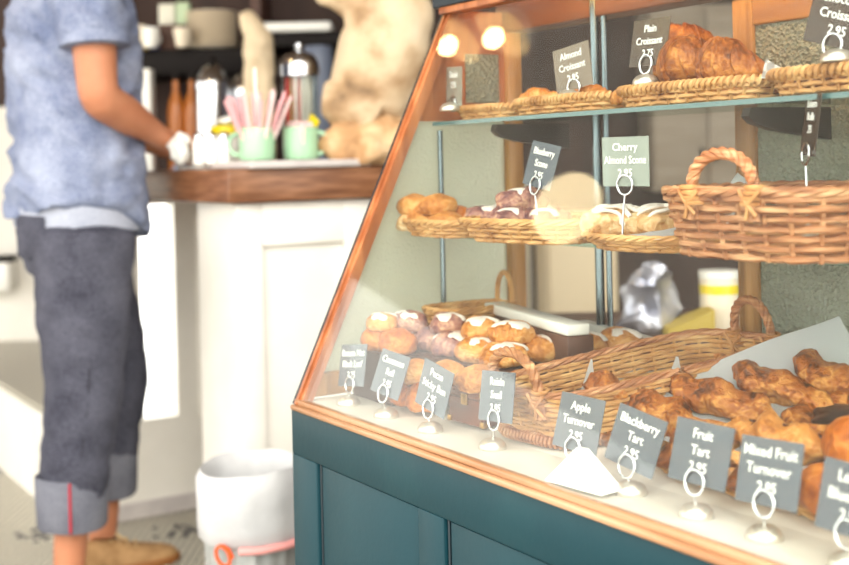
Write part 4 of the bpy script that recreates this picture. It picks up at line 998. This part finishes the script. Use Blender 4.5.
# ------------------------------------------------------------------ things on the bar
TOP = 1.0435
def on_bar(x, y, t): p = at_t(x, y, t); return p.x, p.y
rA = at_t(230, 170, .34); 
bm = new(); box(bm, -.165, .165, -.115, .115, 0, .018, .004); single('marble_slab', bm, 'marble', 'grey marble slab under the mint mugs on the countertop', 'slab', inc(-1.045, .51, TOP, radians(93)))
bm = new(); box(bm, -.13, .13, -.10, .10, 0, .012, .003); single('white_board', bm, 'white_gloss', 'white serving board under the salt shakers at the corner of the countertop', 'board', inc(-1.22, .44, TOP, radians(2)))
SLAB = TOP+.0185
def mug(x, label, d, yaw, fill):
    p = loc(at_d(x, 155, d)); r = thing('mug', label, 'mug', inc(p.x, p.y, SLAB, yaw), 'mint green mugs')
    bm = new(); lathe(bm, [(.030, 0), (.040, .002), (.0425, .01), (.0435, .04), (.0435, .078), (.0425, .081), (.0395, .078), (.039, .012), (.01, .008)], 32, cap=True); obj('cup', bm, 'mint', r)
    bm = new(); tube(bm, [Vector((.041+.028*sin(a), 0, .041+.027*cos(a))) for a in [pi*i/14 for i in range(15)]], .0055, 10); obj('handle', bm, 'mint', r)
    return p
m1 = mug(257, 'mint green mug holding pink paper straws', 2.92, radians(237), 0)
m2 = mug(301, 'mint green mug of pink sugar packets in front of the straw jar', 2.97, radians(57), 0)
# paper straws in the first mug
stm = None
for i in range(26):
    g = 2.4*i; rr = .006+.027*sqrt(i/26); dx, dy = rr*cos(g), rr*sin(g)
    if stm is None:
        bm = new(); tube(bm, [(0, 0, 0), (0, 0, .150)], .0042, 8); stm = mesh_of('straw', bm, 'pink')
        stm2 = stm.copy(); stm2.materials.clear(); stm2.materials.append(M['pink_white'])
    o = link('straw', stm if i % 3 else stm2); h_ = .138+.03*random.random()
    v_ = Vector((dx*1.9, dy*1.9, .14)).normalized()
    o.matrix_world = inc(m1.x+dx*.75, m1.y+dy*.75, SLAB+.012) @ v_.to_track_quat('Z', 'Y').to_matrix().to_4x4() @ Matrix.Scale(h_/.150, 4, (0, 0, 1))
    tag(o, 'pink paper straw standing in the left mint mug', 'straw', 'pink paper straws')
bm = new(); tube(bm, [(0, 0, 0), (-.012, 0, .215)], .0045, 8); single('white_straw', bm, 'straw_white', 'single tall white straw standing above the pink ones', 'straw', inc(m1.x-.012, m1.y+.01, SLAB+.013))
pk_ = None
for i in range(9):
    if pk_ is None: bm = new(); box(bm, -.019, .019, -.003, .003, 0, .055, .002); pk_ = mesh_of('packet', bm, 'pink_white')
    o = link('sugar_packet', pk_); o.matrix_world = inc(m2.x-.022+.011*(i % 5), m2.y-.012+.022*(i//5), SLAB+.040, radians(20*(i % 3)-20), radians(6-4*(i % 4)), radians(9*(i % 5)-18))
    tag(o, 'pale pink sugar packet standing in the right mint mug', 'sugar packet', 'pink sugar packets')
bm = new(); box(bm, -.018, .018, -.003, .003, 0, .05, .002); single('sugar_packet', bm, 'yellow', 'yellow sugar packet sticking out of the right mint mug', 'sugar packet', inc(m2.x-.016, m2.y+.03, SLAB+.064, .2, 0, radians(35)))
# straw jar
p = loc(at_d(301, 150, 3.12)); jr = thing('straw_jar', 'glass straw jar with a domed chrome lid behind the right mug', 'jar', inc(p.x, p.y, TOP+.0005))
bm = new(); lathe(bm, [(.046, 0), (.048, .004), (.048, .242), (.045, .242), (.045, .008), (.002, .006)], 32); obj('glass', bm, 'jar_glass', jr)
bm = new(); lathe(bm, [(.052, .236), (.053, .255), (.052, .262), (.048, .278), (.036, .293), (.014, .300), (.007, .303), (.011, .313), (.010, .321), (.003, .325)], 32); obj('lid', bm, 'chrome', jr)
bm = new(); lathe(bm, [(.05, 0), (.052, .004), (.051, .016), (.048, .018)], 32); obj('foot', bm, 'chrome', jr)
for i in range(22):
    g = 2.4*i; rr = .036*sqrt((i+.5)/22); c_ = ('straw_red', 'straw_white', 'straw_green', 'straw_white', 'pink')[i % 5]
    me = pm(('jarstraw', c_), lambda c_=c_: mesh_of('straw', tube(b_ := new(), [(0, 0, 0), (0, 0, .225)], .0042, 8) and b_, c_))
    o = link('drinking_straw', me); o.matrix_world = inc(p.x+rr*cos(g), p.y+rr*sin(g), TOP+.009)
    tag(o, {'straw_red': 'red', 'straw_white': 'white', 'straw_green': 'green', 'pink': 'pink'}[c_]+' drinking straw inside the glass straw jar', 'straw', {'straw_red': 'red', 'straw_white': 'white', 'straw_green': 'green', 'pink': 'pink'}[c_]+' straws in the jar')
# shakers, napkins, yellow pot
for i, (x, lab) in enumerate(((199, 'leftmost of the white salt shakers, touching the napkin'), (211, 'white salt shaker between two others on the white board'), (224, 'white salt shaker at the right end of its row, nearest the mint mug'))):
    p = loc(at_d(x, 160, 2.93)); s_ = thing('salt_shaker', lab, 'salt shaker', inc(p.x, p.y, TOP+.0125), 'white salt shakers')
    bm = new(); lathe(bm, [(.013, 0), (.0145, .002), (.0145, .056), (.012, .06)], 20); obj('body', bm, 'white_gloss', s_)
    bm = new(); lathe(bm, [(.0135, .0605), (.0138, .070), (.010, .077), (.003, .079)], 20); obj('cap', bm, 'chrome', s_)
p = loc(at_d(180, 160, 2.99)); bm = new(); ell(bm, (0, 0, .042), .034, .028, .042, 24, 16); disp(bm, .02, 22, 4); disp(bm, .008, 60, 8)
for v in bm.verts: v.co.z = max(v.co.z, 0)
single('napkin', bm, 'white_gloss', 'crumpled white napkin by the hand of the person at the counter', 'napkin', inc(p.x, p.y, TOP+.013))
p = loc(at_d(228, 150, 3.08)); yp = thing('sugar_pot', 'small white pot with a bright yellow lid behind the salt shakers', 'pot', inc(p.x, p.y, TOP+.0005))
bm = new(); lathe(bm, [(.038, 0), (.040, .003), (.041, .085), (.039, .088)], 28); obj('pot', bm, 'white_gloss', yp)
bm = new(); lathe(bm, [(.043, .0885), (.044, .091), (.044, .106), (.041, .110), (.005, .112)], 28); obj('lid', bm, 'yellow', yp)
bm = new(); ell(bm, (0, 0, .124), .03, .026, .014); disp(bm, .008, 40, 2); obj('sugar_scoop', bm, 'white_gloss', yp)

# ------------------------------------------------------------------ plaster torso
SD = 3.04; base = at_d(368, 167, SD)
def sp(x, y, dy=0):
    q = at_d(x, y, SD); return Vector((q.x-base.x, dy, q.z-base.z))
tor = thing('plaster_torso', 'cream plaster torso statue without arms at the end of the countertop', 'statue', Matrix.Translation((base.x, base.y, TOP+.001)))
bm = new()
def blob(pts, flat=.8, n=24):
    P_, R_ = limb([(a, b) for a, b in pts]); rows = []
    tube(bm, P_, R_, n); 
px = SD/F
blob([(sp(364, 118), .075), (sp(366, 108), .10), (sp(374, 84), .112), (sp(384, 52), .118), (sp(391, 22), .105), (sp(392, -2), .085), (sp(388, -18), .05)])     # belly to chest
ell(bm, sp(402, 40, -.03), .06, .07, .085); ell(bm, sp(372, 24, -.04), .07, .06, .075); ell(bm, sp(415, 18, 0), .05, .07, .07)   # chest, shoulder stump
blob([(sp(372, 8, -.02), .075), (sp(352, 2, -.03), .05), (sp(336, -4, -.04), .042), (sp(322, -1, -.05), .03), (sp(316, 1, -.05), .018)])                 # raised arm stump to the left
blob([(sp(366, 118, -.03), .09), (sp(350, 108, -.05), .075), (sp(334, 102, -.06), .056), (sp(324, 101, -.06), .042)])             # thigh stump
blob([(sp(372, 112, .04), .08), (sp(392, 118, .04), .075), (sp(404, 122, .04), .055)])
blob([(sp(388, -14, .0), .05), (sp(386, -34, 0), .045), (sp(384, -44), .03)])
b = remeshed(bm, .009, 4); 
for v in b.verts: v.co.y *= .82
obj('torso', b, 'plaster', tor)
bm = new()
for x, y, a_, b_, c_, d_ in ((345, 150, .055, .06, .05, 0), (372, 152, .06, .07, .05, 0), (398, 150, .05, .06, .05, .02), (360, 136, .07, .07, .045, .02), (388, 138, .06, .07, .05, .02), (412, 156, .035, .05, .035, .03)):
    ell(bm, sp(x, y, d_-.05), a_*1.05, b_*1.1, c_*1.05)
b = remeshed(bm, .010, 1)
for v in b.verts:
    v.co += v.normal*(.016*noise.noise(v.co*22)+.008*noise.noise(v.co*55))
    if v.co.z < .002: v.co.z = .002
obj('rock_base', b, 'rock', tor)
#PART5
# ------------------------------------------------------------------ coffee station behind the bar
def wx(x, y, d): return at_d(x, y, d)
cs = thing('coffee_shelf', 'dark wooden shelf unit with coffee things behind the bar', 'shelf unit', Matrix.Translation((wx(240, 100, 4.6).x, 4.6, 0)))
bm = new(); box(bm, -.62, .46, .28, .32, 0, 2.2); obj('back_panel', bm, 'dark_wall', cs, smooth=False)
bm = new(); box(bm, -.62, .46, -.30, .28, .90, .95, .004); obj('worktop', bm, 'riser', cs)
bm = new(); box(bm, -.60, .44, -.26, .28, 0, .90); obj('cupboard', bm, 'riser', cs, smooth=False)
zs = wx(200, 49, 4.5).z
bm = new(); box(bm, -.62, .06, -.12, .28, zs-.095, zs, .004); obj('shelf', bm, 'black', cs)
zr = wx(300, 33, 4.5).z
bm = new(); box(bm, .09, .46, -.12, .28, zr-.05, zr, .004); obj('shelf', bm, 'black', cs)
for x in (-.60, .075, .44):
    bm = new(); box(bm, x-.02, x+.02, -.05, .28, .95, 2.2, .003); obj('upright', bm, 'riser', cs)
def put(x, d, z): return Matrix.Translation((wx(x, 100, d).x, d, z))
zb = wx(170, 24, 4.5).z
bm = new(); box(bm, -.075, .075, -.05, .06, 0, zb-zs-.001, .003); single('dark_box', bm, 'riser', 'dark wooden box on the coffee shelf under the coloured packages', 'box', put(170, 4.56, zs+.0005))
# plates
pl = None
for i in range(14):
    if pl is None: bm = new(); lathe(bm, [(.045, 0), (.05, .001), (.096, .012), (.098, .0145), (.094, .0145), (.05, .005), (.002, .005)], 36); pl = mesh_of('plate', bm, 'plates')
    o = link('plate', pl); o.matrix_world = put(213+(i % 3)*.6, 4.55, zs+.0005+i*.0098); tag(o, 'cream plate in the tall stack on the dark coffee shelf', 'plate', 'stack of cream plates')
for x, h_, m_, lab in ((139, .085, 'plates', 'cream cup on the shelf at the shoulder of the person, leftmost of three'), (152, .075, 'white_gloss', 'white cup standing in front of the dark box, middle of three'), (184, .07, 'plates', 'cream cup beside the plate stack')):
    r = thing('cup', lab, 'cup', put(x, 4.43, zs+.0005) @ Matrix.Rotation(1, 4, 'Z'), 'cups on the coffee shelf')
    bm = new(); lathe(bm, [(.018, 0), (.024, .002), (.034, h_*.8), (.035, h_), (.032, h_), (.022, .008), (.002, .007)], 24); obj('bowl', bm, m_, r)
    bm = new(); tube(bm, [Vector((.030+.02*sin(a), 0, h_*.5+h_*.26*cos(a))) for a in [pi*i/10 for i in range(11)]], .004, 8); obj('handle', bm, m_, r)
for x, w_, h_, c_, lab in ((136, .045, .085, (196, 62, 48), 'red package above the dark shelf beside the shirt'), (146, .04, .075, (232, 190, 50), 'yellow package between the red and blue ones'), (155, .035, .06, (60, 86, 150), 'small blue package beside the yellow one'), (170, .06, .08, (226, 224, 206), 'white package on the dark box'), (186, .05, .085, (186, 206, 170), 'pale green package on the dark box')):
    m_ = lab.split()[0]+'_card'; M[m_] = mat_plain(m_, c_, .5)
    bm = new(); box(bm, -w_/2, w_/2, -.03, .03, 0, h_, .003); single('package', bm, m_, lab, 'package', put(x, 4.56 if x > 158 else 4.48, (zb+.0005) if x > 158 else zs+.0005 + (.0)), 'packages on the coffee shelf')
# urns, bottles, white box
def urn(x, d, h_, r0, m_, lab):
    r = thing('coffee_urn', lab, 'coffee urn', put(x, d, .951))
    bm = new(); lathe(bm, [(r0*.95, 0), (r0, .006), (r0, h_*.78), (r0*.97, h_*.80)], 36); obj('body', bm, m_, r)
    bm = new(); lathe(bm, [(r0*1.04, h_*.802), (r0*1.04, h_*.84), (r0*.98, h_*.88), (r0*.7, h_*.96), (r0*.25, h_), (r0*.05, h_)], 36); obj('lid', bm, 'chrome', r)
    bm = new(); lathe(bm, [(.012, h_), (.018, h_+.015), (.01, h_+.028), (.002, h_+.03)], 16); obj('knob', bm, 'black', r)
    bm = new(); tube(bm, [(0, -r0, .06), (0, -r0-.04, .06), (0, -r0-.045, .04)], .009, 10); obj('tap', bm, 'chrome', r)
urn(213, 4.35, .47, .064, 'chrome', 'tall shiny coffee urn on the coffee station behind the salt shakers')
urn(243, 4.40, .44, .052, 'standard', 'darker metal urn right of the shiny coffee urn')
for x, lab in ((176, 'amber bottle nearest the arm of the person'), (192, 'amber bottle touching the shiny coffee urn')):
    r = thing('bottle', lab, 'bottle', put(x, 4.42, .951), 'amber bottles')
    bm = new(); lathe(bm, [(.03, 0), (.033, .004), (.033, .30), (.028, .34), (.013, .38), (.012, .42)], 24); obj('glass', bm, 'amber_bottle', r)
    bm = new(); lathe(bm, [(.0135, .4205), (.0135, .445), (.003, .447)], 16); obj('cap', bm, 'black', r)
bm = new(); box(bm, -.03, .03, -.04, .04, 0, .46, .004); single('milk_carton', bm, 'white_gloss', 'tall white carton on the coffee station close to the shirt front', 'carton', put(145, 4.38, .951))
bm = new(); ell(bm, (0, 0, .07), .06, .05, .07); disp(bm, .01, 20, 3)
for v in bm.verts: v.co.z = max(0, v.co.z)
single('blue_jug', bm, 'bluegrey', 'blue grey pot low between the amber bottles and the bar', 'pot', put(186, 4.33, .951))
# cream carved figure
d_ = 4.05; f0 = wx(258, 100, d_)
bm = new()
def fp(x, y, dy=0): q = wx(x, y, d_); return Vector((q.x-f0.x, dy, q.z-.951))
for pts in (((fp(252, 190), .035), (fp(252, 110), .030), (fp(253, 70), .034), (fp(256, 45), .042)), ((fp(266, 190), .035), (fp(266, 110), .030), (fp(265, 70), .034), (fp(262, 45), .042)), ((fp(259, 60), .05), (fp(259, 42), .055), (fp(255, 30), .04), (fp(247, 18), .032), (fp(242, 12), .02))):
    P_, R_ = limb([(a, b) for a, b in pts]); tube(bm, P_, R_, 18)
bm = remeshed(bm, .01, 3)
for v in bm.verts:
    v.co += v.normal*.006*noise.noise(v.co*26); v.co.z = max(v.co.z, 0)
bm2 = bm; single('carved_figure', bm2, 'cream', 'pale carved two-legged figure standing on the coffee station', 'carving', Matrix.Translation((f0.x, d_, .951)))
bm = new(); lathe(bm, [(.05, 0), (.053, .004), (.053, .47), (.050, .52), (.046, .525), (.046, .5), (.002, .49)], 32); single('metal_canister', bm, 'bluegrey', 'tall blue grey canister behind the straw jar lid', 'canister', put(319, 4.33, .951))
bm = new(); box(bm, -.125, .125, -.08, .08, 0, .035, .008); single('serving_tray', bm, 'white_gloss', 'long pale tray on the dark shelf above the straw jar', 'tray', put(301, 4.52, zr+.0005))
# white wall box at the far left
q = wx(-6, 274, 5.12); wbx = thing('wall_box', 'white box with a dark lid mounted low on the white wall at far left', 'box', Matrix.Translation((q.x, 5.2, q.z)))
bm = new(); box(bm, -.10, .075, -.12, 0, -.07, .05, .004); obj('body', bm, 'white_gloss', wbx)
bm = new(); box(bm, -.102, .077, -.122, 0, .051, .075, .003); obj('lid', bm, 'black', wbx)
# ------------------------------------------------------------------ behind the case
bc = thing('back_counter', 'dark back counter seen through the open middle of the case', 'counter', Matrix.Translation((wx(660, 330, 2.75).x, 2.75, 0)))
bm = new(); box(bm, -.33, .62, -.2, .3, .0, .625, .003); obj('cabinet', bm, 'dark_wall', bc)
bm = new(); box(bm, -.34, .64, -.22, .3, .6255, .66, .004); obj('worktop', bm, 'riser', bc)
q = wx(720, 335, 2.65); cn = thing('canister', 'cream canister with a yellow band behind the wooden post of the case', 'canister', Matrix.Translation((q.x, 2.65, .661)))
bm = new(); lathe(bm, [(.04, 0), (.042, .003), (.042, .115), (.04, .118)], 28); obj('body', bm, 'plates', cn)
bm = new(); lathe(bm, [(.0425, .085), (.0425, .105)], 28, cap=False); obj('band', bm, 'yellow', cn)
bm = new(); lathe(bm, [(.044, .1185), (.044, .135), (.002, .138)], 28); obj('lid', bm, 'white_gloss', cn)
bm = new(); ell(bm, (0, 0, .07), .062, .045, .085, 32, 24); disp(bm, .035, 18, 9); disp(bm, .012, 50, 4)
for v in bm.verts: v.co.z = max(v.co.z, 0)
single('foil_bag', bm, 'foil', 'crinkled silvery bag on the back counter beside the chrome standard', 'bag', Matrix.Translation((wx(652, 335, 2.66).x, 2.66, .661)))
bm = new(); ring_loft(bm, [[(-.05, y, 0), (.05, y, 0), (.05, y, .060), (-.05, y, .02)] for y in (-.04, .04)]); M['mustard'] = mat_plain('mustard_paper', (176, 152, 58), .6); single('yellow_packet', bm, 'mustard', 'yellow wedge-shaped packet between the silvery bag and the cream canister', 'packet', Matrix.Translation((wx(688, 335, 2.6).x, 2.60, .661)), smooth=False)
a, b = wx(640, 190, 5.29), wx(740, 12, 5.29)
gc = thing('wall_cabinet', 'grey boarded wall cabinet far behind the display case', 'cabinet', Matrix.Translation(((a.x+b.x)/2, 5.295, a.z)))
w_, h_ = (b.x-a.x)/2, b.z-a.z
bm = new(); box(bm, -w_, w_, -.3, 0, 0, h_, .004); obj('carcass', bm, 'grey_board', gc)
for s in (-1, 1):
    bm = new(); box(bm, s*w_*.5-w_*.47, s*w_*.5+w_*.47, -.32, -.301, .02, h_-.02, .004); dr = obj('door', bm, 'grey_board', gc)
    bm = new(); tube(bm, [(s*.03, -.33, .12), (s*.03, -.34, .15), (s*.03, -.33, .18)], .006, 8); obj('handle', bm, 'black', dr)
q = wx(577, 300, 4.2); bx = thing('tall_cupboard', 'beige cupboard standing behind the middle of the display case', 'cupboard', Matrix.Translation((q.x, 4.2, 0)))
bm = new(); box(bm, -.12, .12, -.15, .25, .0, .84, .004); obj('carcass', bm, 'cream', bx)
bm = new(); box(bm, -.13, .13, -.16, .25, .8405, .865, .004); obj('top', bm, 'cream', bx)
bm = new(); box(bm, -.11, .11, -.168, -.1505, .04, .82, .004); dr = obj('door', bm, 'cream', bx)
bm = new(); ell(bm, (.085, -.178, .5), .011, .011, .011, 12, 8); obj('knob', bm, 'brass', dr)
# ------------------------------------------------------------------ pendant lamps hanging over the customers
def pendant(x, y, dist, kind, label):
    # where a lamp hangs to be mirrored in the sloping pane at this spot
    k_ = SL.x/SL.y; r = ray(x, y); c = P0[0]*V[0]+P0[1]*V[1]
    d = (k_*(CAMH-.699)+.006+c)/(r[0]*V[0]+V[1]-k_*r[2])
    hit = Vector((r[0]*d, d, CAMH+r[2]*d)); n_ = Vector((V[0]*SN.x, V[1]*SN.x, SN.y)).normalized()
    rd = Vector(r).normalized(); rf = rd-2*rd.dot(n_)*n_; q = hit+rf*dist
    root = thing('pendant_lamp', label, 'pendant lamp', Matrix.Translation(q), 'pendant lamps')
    bm = new(); tube(bm, [(0, 0, .08), (0, 0, 2.9-q.z)], .004, 8); lathe(bm, [(.05, 2.9-q.z-.025), (.05, 2.9-q.z)], 20); obj('cord', bm, 'black', root)
    if kind == 'globe':
        bm = new(); ell(bm, (0, 0, 0), .078, .078, .105, 28, 18); obj('globe', bm, 'globe', root)
        bm = new(); lathe(bm, [(.03, .09), (.033, .125), (.012, .15)], 20); obj('cap', bm, 'black', root)
    else:
        bm = new(); ell(bm, (0, 0, -.02), .026, .026, .034, 16, 10); obj('bulb', bm, 'bulb', root)
        bm = new(); lathe(bm, [(.10, .02), (.09, .05), (.04, .09), (.015, .10), (.013, .098), (.038, .086), (.087, .047), (.097, .018)], 32, cap=False); obj('shade', bm, 'tin_shade', root)
pendant(452, 42, 1.9, 'bulb', 'pendant lamp mirrored in the glass next to the slanted frame')
pendant(498, 34, 1.7, 'bulb', 'pendant lamp mirrored in the glass above the Almond croissants')
pendant(568, 208, 1.6, 'globe', 'glowing globe lamp mirrored in the glass left of the glazed scones')
# ------------------------------------------------------------------ daylight, camera
W = bpy.data.worlds.new('daylight'); S.world = W; W.use_nodes = True
bg = W.node_tree.nodes['Background']; bg.inputs[0].default_value = (1.0, .965, .90, 1); bg.inputs[1].default_value = 3.0
cam = bpy.data.cameras.new('camera'); co = bpy.data.objects.new('camera', cam); COL.objects.link(co)
cam.sensor_width = 36; cam.lens = F*36/849; cam.shift_y = -(282.5-CY)/849; cam.clip_start = .05
co.matrix_world = Matrix.Translation((0, 0, CAMH)) @ Matrix.Rotation(pi/2, 4, 'X') @ Matrix.Rotation(-TH, 4, 'Z')
cam.dof.use_dof = True; cam.dof.focus_distance = 1.5; cam.dof.aperture_fstop = 3.7
S.camera = co
sl = bpy.data.lights.new('sun', 'SUN'); sl.energy = 1.5; sl.angle = radians(50); sl.color = (1, .95, .86)
so = bpy.data.objects.new('sun', sl); COL.objects.link(so); so.location = (.5, -1.5, 4)
so.rotation_euler = Vector((-.12, .82, -.58)).to_track_quat('-Z', 'Y').to_euler()
S.view_settings.view_transform = 'Standard'; S.view_settings.look = 'None'; S.view_settings.gamma = 1; S.view_settings.exposure = .36
S.view_settings.use_curve_mapping = False
S.cycles.transparent_max_bounces = 24; S.cycles.max_bounces = 8; S.cycles.caustics_reflective = False; S.cycles.caustics_refractive = False
S.cycles.use_denoising = True
